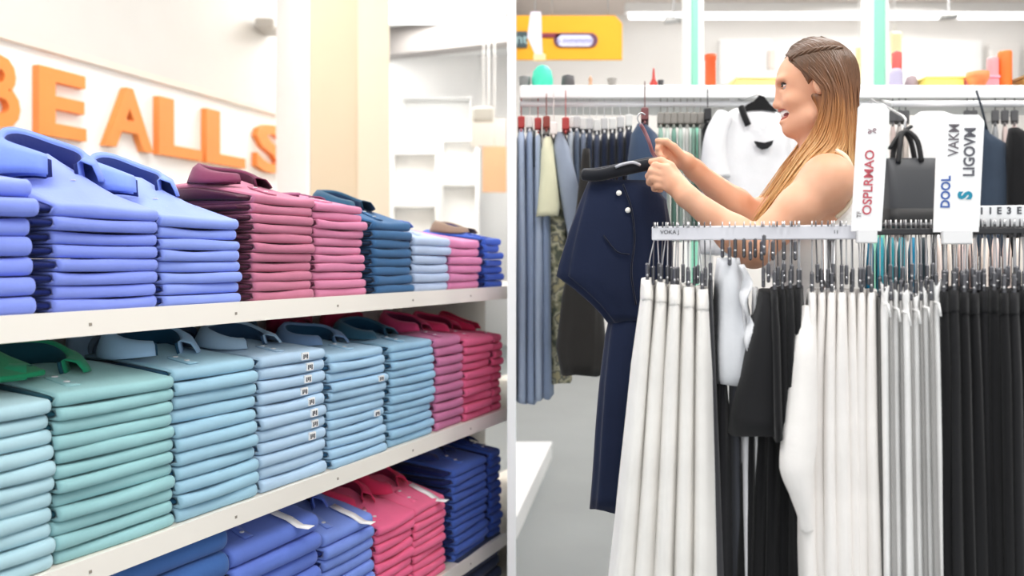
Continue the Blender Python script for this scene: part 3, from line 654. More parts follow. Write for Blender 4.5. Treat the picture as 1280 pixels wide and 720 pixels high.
STRIPE = bpy.data.materials.new('grey_stripe'); STRIPE.use_nodes = True
def tex_mat(name, colors, scale, kind='voronoi'):
    m = bpy.data.materials.new(name); m.use_nodes = True; nt = m.node_tree; b = nt.nodes['Principled BSDF']; b.inputs['Roughness'].default_value = .9
    tc = nt.nodes.new('ShaderNodeTexCoord'); rp = nt.nodes.new('ShaderNodeValToRGB'); rp.color_ramp.interpolation = 'CONSTANT' if kind == 'wave' else 'EASE'
    if kind == 'wave':
        t = nt.nodes.new('ShaderNodeTexWave'); t.inputs['Scale'].default_value = scale; t.inputs['Distortion'].default_value = 1.2; o = t.outputs['Fac']
    else:
        t = nt.nodes.new('ShaderNodeTexNoise'); t.inputs['Scale'].default_value = scale; t.inputs['Detail'].default_value = 2; o = t.outputs['Fac']
    nt.links.new(tc.outputs['Object'], t.inputs['Vector']); nt.links.new(o, rp.inputs['Fac'])
    while len(rp.color_ramp.elements) < len(colors): rp.color_ramp.elements.new(.5)
    for i, c in enumerate(colors):
        rp.color_ramp.elements[i].position = (.35+.3*i/(len(colors)-1)) if kind != 'wave' else i/len(colors); rp.color_ramp.elements[i].color = srgb(*c)
    nt.links.new(rp.outputs['Color'], b.inputs['Base Color']); return m
FLORAL = tex_mat('floral_print', [(92,98,84),(150,148,120),(206,200,170),(110,112,104),(188,178,140)], 22)
STRP = tex_mat('striped_print', [(60,66,70),(222,222,216)], 14, 'wave')
bpy.data.materials.remove(STRIPE)
HB = 'clothes on the back rack'
red = (178,62,60)
SL = [(646,657,158,505,(170,184,208)),(657,667,158,506,(150,166,194)),(667,678,160,500,(174,188,210)),(677,688,166,498,(138,154,182))]
for i,(a_,b_,y0,y1,c_) in enumerate(SL):
    back_strip('hanging_dress','dress', a_, b_, y0, y1, YR, c_, 'long slate blue dress %s from the partition on the back rack' % ORD[i], 'slate blue dresses on the back rack', BZ, hcol=red if i%2 == 0 else (226,222,218), x0b=a_-1, x1b=b_+4, hlabel='%s hanger carrying the %s slate blue dress' % ('red' if i%2 == 0 else 'cream', ORD[i]))
back_strip('hanging_dress','dress', 684, 700, 168, 480, YR-.02, None, 'olive and cream patterned dress on the back rack', HB, BZ, mm=FLORAL, extra=[(168,688,694,.05),(185,684,700,.08),(255,680,708,.09),(340,684,712,.09),(420,686,714,.09),(482,686,716,.09)])
back_strip('hanging_blouse','blouse', 684, 700, 165, 265, YR-.10, (240,238,206), 'cream blouse hanging in front of the patterned dress', HB, BZ, extra=[(166,680,690,.05),(182,676,694,.07),(220,675,698,.08),(255,672,702,.08),(268,670,700,.08)], hcol=(240,230,225))
back_strip('hanging_blouse','blouse', 700, 714, 160, 300, YR-.10, (158,168,186), 'grey blue blouse with a slanting sleeve beside the cream one', HB, BZ, extra=[(160,694,704,.05),(180,690,712,.07),(220,696,722,.08),(262,704,732,.08),(300,712,734,.07)], hcol=red)
back_strip('hanging_blouse','blouse', 676, 690, 160, 200, YR-.05, (225,225,220), 'striped white blouse behind the cream one', HB, BZ, mm=STRP, extra=[(158,664,674,.05),(170,662,682,.07),(205,664,684,.07)], hcol=(140,60,50))
DK = [((176,184,192),708,718,158,330),((92,104,122),716,726,158,340),((110,120,138),724,734,160,330),((44,54,74),732,742,160,350),((58,66,86),741,751,162,350),((30,38,58),750,761,160,360),((24,32,52),760,771,160,360),((36,44,66),770,781,158,360),((28,36,58),780,792,156,330)]
NM = ['pale grey','slate','grey blue','ink blue','dusk blue','midnight navy','blackish navy','deep navy','dark navy']
for i,(c_,a_,b_,y0,y1) in enumerate(DK):
    back_strip('hanging_shirt','shirt', a_, b_, y0, y1, YR, c_, '%s top on the back rack, %s in the row above the held trousers' % (NM[i], ORD[i]), 'dark tops on the back rack', BZ, hcol=(205,205,205) if i%2 else (225,225,222), hlabel='hanger of the %s top on the back rack' % NM[i])
back_strip('hanging_jacket','jacket', 790, 822, 150, 300, YR-.25, (58,74,98), 'dark denim jacket on the back rack beside the raised hand', None, BZ, extra=[(148,796,808,.05),(162,788,822,.08),(200,784,832,.09),(240,786,834,.09),(300,788,834,.09)], hcol=(120,70,72), amp=.1)
for i in range(7):
    a_ = 822+i*8.3; c_ = ((150,186,172),(206,216,208),(120,160,146),(186,206,196),(214,214,210),(140,176,160),(200,206,200))[i]
    back_strip('hanging_shirt','shirt', a_, a_+7.5, 154, 300, YR, c_, 'thin %s top, %s right of the denim jacket' % ('mint' if i in (0,2,5) else 'pale sage', ORD[i]), 'mint and sage tops on the back rack', BZ, hcol=(150,146,140), hw=.10, hlabel='grey hanger, %s of those right of the denim jacket' % ORD[i])
back_strip('hanging_shirt','shirt', 877, 892, 148, 250, YR-.12, (30,30,32), 'narrow black top with trailing straps beside the white blouse', HB, BZ, extra=[(148,880,888,.04),(156,876,893,.05),(168,878,892,.05),(174,884,891,.04),(230,883,890,.04),(250,884,889,.03)], hcol=(40,40,42), amp=.08)
# white blouse, facing
def face_garment(name, cat, label, Y, rows, col, railz, th=.05, amp=.1, nf=4, group=None, fine=.02, m=None):
    xc = (rows[0][1]+rows[0][2])/2; p = P(xc,0,Y)
    g = thing(name, label, cat, (p[0],p[1],railz), 0, group)
    rr = [(CZ+(HY-y)/F*Y-railz, ((a_+b_)/2-xc)/F*Y, (b_-a_)/2/F*Y, 0, th*k) for (y,a_,b_,k) in rows]
    v, f = hang_mesh(rr, 44, amp, nf, R.uniform(0,6), .8, fine); new_obj('body', v, f, m or cloth(*col), g)
    return g, p, xc
YW = 2.78
g, pw, xw = face_garment('hanging_blouse','blouse','white blouse with black straps on a black hanger behind the woman', YW,
    [(136,918,962,.3),(146,902,978,.7),(165,892,990,.9),(210,886,994,1.),(260,882,998,1.1),(318,880,1000,1.1)], (238,238,240), BZ, .05, .16, 5)
L_ = lambda px, py, dy=0.: np.array([(px-xw)/F*YW, dy, CZ+(HY-py)/F*YW-BZ])
MB().tube(smooth_path([L_(903,146,-.03),L_(891,170,-.045),L_(888,200,-.05),L_(890,225,-.05)],4), np.linspace(.03,.05,13), 14).obj('sleeve', cloth(238,238,240), g, True)
MB().tube(smooth_path([L_(923,136,-.035),L_(925,148,-.05),L_(929,160,-.058)],4), .011, 8).obj('strap', cloth(30,30,32), g, True)
def flat_poly(pts, th, y, name, m, par):
    n = len(pts); v = [tuple(L_(px,py,y+dy)) for dy in (0,th) for px,py in pts]
    return MB().add(v, [tuple(range(n)), tuple(range(2*n-1,n-1,-1))]+[(i,i+n,(i+1)%n+n,(i+1)%n) for i in range(n)]).obj(name, m, par)
flat_poly([(936,180),(948,182),(959,179),(957,185),(952,189),(946,190),(940,187)], .010, -.068, 'neck_trim', cloth(34,34,36), g)
put_text('(Y', .040, paint(232,233,236), g, L_(948,160,-.066), (1,0,0), (0,0,1))
h = thing('hanger', 'black hanger holding the white blouse with black straps', 'hanger', (pw[0],pw[1],BZ), 0)
flat_poly([(924,144),(930,133),(940,128),(946,121),(952,123),(958,131),(968,141),(950,139),(934,140)], .016, -.03, 'arms', cloth(26,26,28), h)
MB().tube(smooth_path([L_(946,124),L_(948,118),(L_(950,112)[0],.24,.0),(L_(950,0)[0],.255,.013),(L_(950,0)[0],.235,.0)],3), .0025, 6).obj('hook', M_CHROME, h, True)
# right part of the back rack
g, p_, x_ = face_garment('hanging_blouse','blouse','plain white sheer blouse hanging behind the handbag', 2.86, [(140,1150,1180,.5),(146,1142,1196,.8),(175,1140,1204,1.),(290,1140,1200,1.)], (244,243,242), BZ, .03, .05, 3)
g, p_, x_ = face_garment('hanging_shirt','shirt','charcoal navy sleeveless top right of the blue-lettered sign', 2.84, [(158,1224,1231,.4),(168,1222,1236,.6),(180,1222,1254,1.),(225,1222,1262,1.),(320,1218,1266,1.)], (56,68,84), BZ, .04, .06, 3)
MB().tube([(-.02,-.0,0),(-.008,-.01,-.06),(.005,-.02,-.14)], .004, 6).obj('strap', cloth(40,48,60), g, True)
g, p_, x_ = face_garment('hanging_shirt','shirt','black top at the right edge on the back rack', 2.80, [(160,1262,1272,.4),(175,1260,1296,.8),(200,1258,1304,1.),(320,1256,1310,1.)], (22,22,24), BZ, .04, .06, 3)
for i,(a_,c_) in enumerate(((1112,(216,196,190)),(1120,(196,190,186)),(1128,(225,214,205)),(1205,(214,206,202)),(1213,(196,198,200)),(1240,(170,172,174)),(1252,(226,206,200)),(1264,(236,208,204)))):
    back_strip('hanging_shirt','shirt', a_, a_+8, 152, 300, YR+.02, c_, '%s narrow top, %s among the pale ones on the rack at right' % (('rosy','taupe','sand','oat','silver','stone','blush','powder pink')[i], ORD[i]), 'pale narrow tops on the back rack', BZ, hcol=(90,90,92), hw=.08, hlabel='hanger of the %s narrow top on the rack at right' % ('rosy','taupe','sand','oat','silver','stone','blush','powder pink')[i])
# dark skirt hanging lower, seen under the held trousers
back_strip('hanging_skirt','skirt', 700, 750, 330, 475, 2.75, (40,38,36), 'dark brown black skirt hanging low behind the held navy trousers', None, BZ, extra=[(180,728,738,.03),(330,712,745,.05),(372,704,752,.06),(440,697,756,.06),(474,703,752,.06)], parthanger=False)

# handbag
Yh = 2.62
ph_ = P(1138,0,Yh)
hb = thing('handbag', 'black leather handbag with upright handles between the two signs', 'handbag', (ph_[0],ph_[1],CZ+(HY-280)/F*Yh))
W_ = 66/F*Yh; H_ = 82/F*Yh
BL = mat('black_leather', (58,60,64), .45, 'paint', var=.1); BL2 = mat('black_leather_dark', (22,22,24), .5, 'paint', var=.1)
v = []; f = []
prof = [(0,.96,1.),(.03,1.,1.),(.28,1.,1.),(.5,.985,.95),(.8,.965,.6),(.97,.95,.35),(1.,.94,.25)]
for z, wx, wy in prof:
    for k in range(32):
        q = 2*math.pi*k/32; c_, s2 = math.cos(q), math.sin(q)
        v.append((W_/2*wx*math.copysign(abs(c_)**.3,c_), .05*wy*math.copysign(abs(s2)**.4,s2), z*H_))
f = [tuple(range(31,-1,-1)), tuple(range(6*32,7*32))]+[(i*32+k,i*32+(k+1)%32,(i+1)*32+(k+1)%32,(i+1)*32+k) for i in range(6) for k in range(32)]
new_obj('body', v, f, BL, hb)
v = []
for z, wx, wy in [(-.01,.99,1.04),(.0,1.01,1.05),(.22,1.01,1.05),(.225,.995,1.)]:
    for k in range(32):
        q = 2*math.pi*k/32; c_, s2 = math.cos(q), math.sin(q)
        v.append((W_/2*wx*math.copysign(abs(c_)**.3,c_), .05*wy*math.copysign(abs(s2)**.4,s2), z*H_))
new_obj('base_panel', v, [tuple(range(31,-1,-1))]+[(i*32+k,i*32+(k+1)%32,(i+1)*32+(k+1)%32,(i+1)*32+k) for i in range(3) for k in range(32)], BL2, hb)
hl = lambda px, py, y=0: ((px-1138)/F*Yh, y, (280-py)/F*Yh)
for y in (-.02,.02):
    MB().tube(smooth_path([hl(1119,205,y),hl(1121,185,y),hl(1126,168,y*.5),hl(1134,166,y*.5),hl(1143,178,y),hl(1148,203,y)],4), .0085, 8).obj('handle', BL2, hb, True)
MB().tube(smooth_path([hl(1112,186,-.0),hl(1121,172,0),hl(1130,164,.0),hl(1139,158,.0)],3), .010, 8, flat=.6).obj('strap', BL2, hb, True)
hk = thing('display_hook', 'steel hook holding the black handbag to the back rack', 'hook', (ph_[0],ph_[1],0))
zz = CZ+(HY-166)/F*Yh
MB().tube(smooth_path([(0-.018,0,zz+.012),(-.018,0,zz+.03),(-.01,.03,zz+.06),(0,.26,BZ-.03),(0,.29,BZ-.02),(0,.285,BZ-.035)],3), .004, 6).obj('hook_wire', M_CHROME, hk, True)

# things standing on the shelf of the back rack
def on_shelf(name, label, cat, px, mbf, m, Y=3.1, group='display pieces on the back rack shelf'):
    p = P(px,0,Y); t_ = thing(name, label, cat, (p[0],Y,STZ), 0, group); return t_
S3 = 3.1/F
def bell(px, w, h, col, name, label, cat, prof=None, Y=3.1):
    p = P(px,0,Y); prof = prof or [(.7,0),(.95,.12),(1.,.45),(.85,.75),(.5,.93),(.08,1.)]
    h = h+(8 if Y < 3.2 else 12)
    mb = MB().lathe((0,0,0), [(r_*w/2*Y/F, z*h*Y/F) for r_, z in prof], 20)
    t_ = mb.obj(name, paint(*col) if not isinstance(col, bpy.types.Material) else col, None, True, loc=(0,0,0)); t_.location = (p[0],Y,STZ)
    return tag(t_, label, cat, 'display pieces on the back rack shelf')
top_px = HY-(STZ-CZ)*F/3.1
bell(678,27,top_px-89,(70,214,180),'vase','rounded turquoise vase on the back rack shelf','vase')
bell(656,15,10,(120,120,120),'bowl','small grey bowl left of the turquoise vase','bowl',[(.4,0),(.9,.4),(1,1),(.85,1),(.3,.4)])
bell(710,17,13,(84,82,84),'bowl','dark grey bowl just right of the turquoise vase','bowl',[(.5,0),(1.,.4),(.9,.9),(.3,1)])
bell(738,9,12,(206,160,128),'figurine','small tan figurine on the back rack shelf','figurine',[(.8,0),(1.,.3),(.4,.5),(.6,.75),(.1,1)])
bell(765,13,8,(150,146,140),'dish','flat grey dish on the back rack shelf','dish',[(.3,0),(.6,.3),(1.,1.),(.8,1.)])
bell(817,10,21,(190,60,50),'bottle','small red bottle with a narrow neck on the shelf','bottle',[(1.,0),(1.,.35),(.4,.55),(.25,.9),(.2,1.)])
bell(826,8,6,(60,60,62),'dish','tiny dark dish beside the red bottle','dish',[(.5,0),(1.,1.),(.7,1.)])
bell(888,13,38,(238,92,40),'canister','tall orange canister beside the left mint post','canister',[(.96,0),(1.,.02),(1.,.85),(1.12,.86),(1.12,1.)])
for a_, b_, h_, c_, nm, lab, cat in ((915,972,7,(242,214,140),'storage_tray','long low yellow tray on the shelf left of the woman','tray'),(1148,1195,8,(246,226,120),'storage_tray','low yellow tray on the shelf right of the mint post','tray'),
        (1200,1238,9,(240,150,160),'storage_box','low pink box on the shelf at right','box'),(1268,1300,9,(150,120,60),'storage_tray','brown and yellow tray at the right edge of the shelf','tray')):
    A_ = P(a_,0,3.1); B_ = P(b_,0,3.1); w = B_[0]-A_[0]; h = (h_+7)*S3
    t_ = thing(nm, lab, cat, ((A_[0]+B_[0])/2,3.1,STZ), 0, 'display pieces on the back rack shelf')
    MB().box((-w/2,-.06,0), (w/2,.06,h*.8), .004).obj('body', paint(*c_), t_); MB().box((-w/2-.003,-.063,h*.8), (w/2+.003,.063,h), .003).obj('lid', paint(min(255,c_[0]+8),min(255,c_[1]+12),min(255,c_[2]+20)), t_)
bell(1120,16,20,(176,170,196),'jar','squat lavender jar under the red lid','jar',[(.8,0),(1,.2),(1,.8),(.7,1.)])
bell(1121,12,17,(196,84,78),'jar','red and cream lantern behind the lavender jar','lantern',[(.9,0),(1.,1.2),(1.,2.1),(.2,2.2)],Y=3.3)
bell(1139,18,12,(150,132,136),'bowl','mauve grey bowl right of the lavender jar','bowl',[(.8,0),(1.,.3),(.6,.9),(.1,1.)])
bell(1241,13,34,(240,156,160),'canister','tall pink canister at right of the shelf','canister',[(.96,0),(1.,.02),(1.,.95),(.9,1.)])
bell(1256,16,42,(255,122,44),'canister','tall bright orange canister beside the pink one','canister',[(.9,0),(1.,.02),(1.,.95),(.9,1.)])
bell(1222,26,10,(255,150,90),'bowl','wide orange bowl in front of the pink box','bowl',[(.6,0),(1.,.6),(1.,1.),(.8,1.)],Y=3.02)

# tall posts, banners and boards beyond
for (a_, b_, c0, c1, Y, lab) in ((856,880,862,871,5.2,'left mint green post in a white frame'), (1085,1112,1091,1105,4.6,'right mint green post in a white frame above the woman')):
    A_, B_ = P(a_,0,Y), P(b_,0,Y); w = B_[0]-A_[0]; t_ = thing('display_post', lab, 'post', ((A_[0]+B_[0])/2,Y,0), 0, 'mint green display posts')
    MB().box((-w/2,0,0), (w/2,.10,CEIL), .01).obj('frame', paint(250,252,250), t_)
    wc = (c1-c0)/F*Y; MB().box((-wc/2,-.02,.3), (wc/2,0,CEIL-.01), .006).obj('mint_panel', paint(138,212,184), t_)
Yy = 5.0
A_, B_ = P(645,75,Yy), P(778,20,Yy)
yb = thing('hanging_banner', 'bright yellow banner hanging high beside the partition', 'banner', ((A_[0]+B_[0])/2,Yy,A_[2]))
w = B_[0]-A_[0]-.005; h = B_[2]-A_[2]
v = [(x,y,z) for y in (-.01,.01) for x,z in [(-w/2,0),(w/2,0),(w/2,h*.82),(w/2-.045,h),(-w/2,h)]]
MB().add(v, [(0,1,2,3,4),(9,8,7,6,5)]+[(i,i+5,(i+1)%5+5,(i+1)%5) for i in range(5)]).obj('board', mat('yellow_banner', (244,170,14), .6, 'paint', var=.01), yb)
sx = lambda px: (px-640)/F*Yy-(A_[0]+B_[0])/2; sz = lambda py: CZ+(HY-py)/F*Yy-A_[2]
MB().box((sx(645.5),-.02,sz(61)), (sx(659),-.011,sz(40)), .004).obj('dark_block', paint(60,80,86), yb)
MB().box((sx(659),-.018,sz(48)), (sx(700),-.011,sz(42)), .003).obj('bar', paint(130,40,60), yb)
def pill(x0,x1,z0,z1,y,m,name,par):
    r_ = (z1-z0)/2; pts = []
    for i in range(9): q = math.pi/2-math.pi*i/8; pts.append((x1-r_+r_*math.cos(q), (z0+z1)/2+r_*math.sin(q)))
    for i in range(9): q = -math.pi/2-math.pi*i/8; pts.append((x0+r_+r_*math.cos(q), (z0+z1)/2+r_*math.sin(q)))
    n = len(pts); v = [(x,yy,z) for yy in (y,y+.006) for x,z in pts]
    return MB().add(v, [tuple(range(n-1,-1,-1)), tuple(range(n,2*n))]+[(i,(i+1)%n,(i+1)%n+n,i+n) for i in range(n)]).obj(name, m, par)
pill(sx(692),sx(747),sz(60),sz(42),-.018,paint(96,52,84),'rounded_plate',yb)
pill(sx(696),sx(741),sz(59),sz(45),-.022,paint(214,214,240),'label',yb)
put_text('s mmmmI', .055, paint(120,120,180), yb, (sx(718),-.0235,sz(52)), (1,0,0), (0,0,1))
put_text('nt', .09, paint(170,205,210), yb, (sx(652),-.0215,sz(50)), (1,0,0), (0,0,1))
for px in (690,760): MB().tube([(sx(px),0,h*.98),(sx(px),0,CEIL-A_[2])], .004, 6).obj('rod', M_CHROME, yb, True)
Yl = 4.6
p = P(669,72,Yl); lb = thing('hanging_ribbon', 'pale lavender strip hanging in front of the yellow banner', 'ribbon', (p[0],Yl,p[2]))
wd_ = .038; hh = P(669,15,Yl)[2]-p[2]
v = [(x+dx,y,z) for y in (-.006,.006) for x,z,dx in [(-wd_*.3,.0,.02),(wd_*.9,.0,.01),(wd_,.09,0),(wd_*.9,hh,0),(-wd_*.7,hh,0),(-wd_*1.2,.12,0)]]
MB().add(v, [tuple(range(6)), tuple(range(11,5,-1))]+[(i,i+6,(i+1)%6+6,(i+1)%6) for i in range(6)]).obj('strip', paint(226,218,232), lb)
MB().tube([(0,0,hh),(0,0,CEIL-p[2])], .004, 6).obj('cord', M_CHROME, lb, True)
MB().box((-.01,-.012,-.02), (.06,.012,.02), .006).obj('end_weight', paint(255,226,170), lb)
for a_, b_, y0, y1, Y, c_, nm, lab, cat in ((900,965,48,106,8.5,(250,249,247),'wall_board','large white board on the rear wall left of the woman','board'),(1130,1228,50,106,8.5,(248,248,246),'wall_board','wide white board on the rear wall at right','board'),
        (961,969,62,86,8.3,(232,218,208),'notice','small beige notice on the white board near the woman','notice'),(1070,1083,58,105,8.2,(252,236,180),'pennant','pale yellow pennant left of the right mint post','pennant'),(1114,1128,40,80,8.2,(252,240,190),'pennant','pale yellow pennant right of the right mint post','pennant'),
        (1238,1275,55,106,8.8,(240,236,232),'wall_board','pale board behind the orange canister','board')):
    Y = 9.9 if 'board' in nm else Y
    if nm == 'notice': Y = 9.86
    o = MB().box(P(a_,y1,Y), P(b_,y0,Y)+np.array([0,.1 if 'board' in nm else .04,0]), .01).obj(nm, paint(*c_)); tag(o, lab, cat)
    if nm == 'pennant': rodto(o)
for px, py, lab in ((842,25,'grey spotlight under the ceiling right of the yellow banner'),(1186,20,'grey spotlight under the ceiling at the upper right')):
    p = P(px,py,8.5); t_ = thing('spotlight', lab, 'spotlight', tuple(p), 0, 'grey ceiling spotlights')
    MB().tube([(-.09,0,0),(.09,0,.0)], [.045,.03], 12).obj('head', paint(170,170,168), t_, True); MB().tube([(0,0,.03),(0,0,CEIL-p[2])], .01, 8).obj('stem', paint(200,200,200), t_, True)
# ------------------------------------------------------------------ the woman
def smin(a, b, k):
    h = np.clip(.5+.5*(b-a)/k, 0, 1); return b*(1-h)+a*h-k*h*(1-h)
class SDF:
    def __init__(s, lo, hi, h):
        s.lo = np.array(lo); s.h = h; s.n = np.ceil((np.array(hi)-s.lo)/h).astype(int)+1
        s.f = np.full(tuple(s.n), 1., np.float32)
        s.ax = [(s.lo[i]+h*np.arange(s.n[i])).astype(np.float32) for i in range(3)]
    def box(s, lo, hi):
        a = np.clip(np.floor((np.array(lo)-s.lo)/s.h).astype(int), 0, s.n-1); b = np.clip(np.ceil((np.array(hi)-s.lo)/s.h).astype(int)+1, 1, s.n)
        sl = tuple(slice(a[i], max(b[i], a[i]+1)) for i in range(3))
        return sl, s.ax[0][sl[0]][:,None,None], s.ax[1][sl[1]][None,:,None], s.ax[2][sl[2]][None,None,:]
    def put(s, sl, d, k, op):
        a = s.f[sl]
        if op == '+': s.f[sl] = smin(a, d.astype(np.float32), k)
        elif op == '-': s.f[sl] = -smin(-a, d.astype(np.float32), k)
    def cone(s, p, q, r1, r2, k=.02, op='+', sy=1.):
        p, q = np.array(p, float), np.array(q, float); R_ = max(r1, r2)*max(1, sy)+.05
        sl, X, Y, Z = s.box(np.minimum(p,q)-R_, np.maximum(p,q)+R_); d = q-p; L = d.dot(d)+1e-9
        t = np.clip(((X-p[0])*d[0]+(Y-p[1])*d[1]+(Z-p[2])*d[2])/L, 0, 1)
        D = np.sqrt((X-p[0]-t*d[0])**2+((Y-p[1]-t*d[1])/sy)**2+(Z-p[2]-t*d[2])**2)-(r1+(r2-r1)*t)
        s.put(sl, D, k, op)
    def ell(s, c, r, k=.02, op='+', pitch=0.):
        c, r = np.array(c, float), np.array(r, float); R_ = r.max()+.05
        sl, X, Y, Z = s.box(c-R_, c+R_); x, y, z = X-c[0], Y-c[1], Z-c[2]
        if pitch: cp, sp = math.cos(pitch), math.sin(pitch); x, z = x*cp-z*sp, x*sp+z*cp
        k0 = np.sqrt((x/r[0])**2+(y/r[1])**2+(z/r[2])**2); k1 = np.sqrt((x/r[0]**2)**2+(y/r[1]**2)**2+(z/r[2]**2)**2)+1e-6
        s.put(sl, k0*(k0-1)/k1, k, op)
    def mesh(s):
        f = s.f; ins = f < 0; nx, ny, nz = f.shape
        c = np.zeros((nx-1,ny-1,nz-1), np.uint8)
        for i in (0,1):
            for j in (0,1):
                for k in (0,1): c += ins[i:nx-1+i, j:ny-1+j, k:nz-1+k]
        act = (c > 0) & (c < 8); I = np.argwhere(act); idx = np.full(c.shape, -1, np.int64); idx[act] = np.arange(len(I))
        cs = [(i,j,k) for i in (0,1) for j in (0,1) for k in (0,1)]
        acc = np.zeros((len(I),3)); cnt = np.zeros(len(I))
        val = {q: f[I[:,0]+q[0], I[:,1]+q[1], I[:,2]+q[2]].astype(float) for q in cs}
        for q in cs:
            for a in range(3):
                if q[a]: continue
                w = list(q); w[a] = 1; w = tuple(w); va, vb = val[q], val[w]; m = (va < 0) != (vb < 0)
                t = np.where(m, va/(va-vb+1e-12), 0); pt = np.tile(np.array(q, float), (len(I),1)); pt[:,a] = t
                acc[m] += pt[m]; cnt[m] += 1
        V = s.lo+(I+acc/cnt[:,None])*s.h; Fs = []
        for a in range(3):
            b, d = (a+1)%3, (a+2)%3
            s0 = [slice(None)]*3; s1 = [slice(None)]*3; s0[a] = slice(0,-1); s1[a] = slice(1,None)
            A_, B_ = ins[tuple(s0)], ins[tuple(s1)]; E = np.argwhere(A_ != B_)
            E = E[(E[:,b] > 0) & (E[:,d] > 0) & (E[:,b] < f.shape[b]-1) & (E[:,d] < f.shape[d]-1)]
            def at(db, dd):
                q = E.copy(); q[:,b] -= db; q[:,d] -= dd; return idx[q[:,0],q[:,1],q[:,2]]
            Q = np.stack([at(1,1),at(0,1),at(0,0),at(1,0)],1); fl = ~A_[E[:,0],E[:,1],E[:,2]]
            Q[fl] = Q[fl][:,::-1]; Fs.append(Q)
        return V, np.concatenate(Fs)
def fast_obj(name, V, Q, m, parent, smooth_it=0):
    me = bpy.data.meshes.new(name); me.vertices.add(len(V)); me.vertices.foreach_set('co', V.astype(np.float32).ravel())
    me.loops.add(len(Q)*4); me.loops.foreach_set('vertex_index', Q.astype(np.int32).ravel())
    me.polygons.add(len(Q)); me.polygons.foreach_set('loop_start', np.arange(0,len(Q)*4,4,dtype=np.int32)); me.polygons.foreach_set('loop_total', np.full(len(Q),4,np.int32))
    me.update(calc_edges=True); me.validate(); me.polygons.foreach_set('use_smooth', [True]*len(me.polygons)); me.materials.append(m)
    o = bpy.data.objects.new(name, me); COL.objects.link(o); o.parent = parent
    if smooth_it: md = o.modifiers.new('relax', 'SMOOTH'); md.iterations = smooth_it; md.factor = .5
    return o
PO = np.array([.712,1.86]); fdir = np.array([-.962,.273]); ldir = np.array([-.273,-.962])
def loc_(px, py, Y):                 # a point seen at (px,py) at depth Y, in the person's own axes (forward, near side, up)
    w = P(px,py,Y); d = w[:2]-PO; return np.array([d.dot(fdir), d.dot(ldir), w[2]])
def hd(px, py, l):                   # point of the head/hair: side offset l, position from the photo
    # ray through the pixel cut with the plane at side offset l
    ray = np.array([(px-640)/F, 1.]); Y = (l+PO.dot(ldir))/ray.dot(ldir); w = ray*Y
    return np.array([(w-PO).dot(fdir), l, CZ+(HY-py)/F*Y])
woman = thing('person', 'woman with long brown to blonde hair in a white tank top, smiling, holding up navy trousers', 'person', (PO[0],PO[1],0), math.atan2(fdir[1],fdir[0]))
woman['label'] = 'smiling woman with long brown to blonde hair and white tank top holding navy trousers'
SH_N = hd(1034,226,.145); SH_F = np.array([SH_N[0]+.02,-.155,SH_N[2]+.0])
EL_N = loc_(942,312,1.72); WR_N = loc_(858,245,1.74); HN = loc_(832,222,1.76)
EL_F = loc_(938,272,2.00); WR_F = loc_(868,212,1.95); HF = loc_(840,192,1.93)
def torso(S, off=0., legs=True):
    S.ell((0,0,1.30), (.098+off,.138+off,.19+off), .03)
    S.ell((-.012,0,1.40), (.075+off,.135+off,.075+off), .04)
    for s_ in (-1,1): S.ell((.078,s_*.066,1.275), (.052+off,.058+off,.06+off), .03)
    S.ell((0,0,1.12), (.085+off,.12+off,.15+off), .05)
    S.ell((-.005,0,.95), (.105+off,.160+off,.13+off), .05)
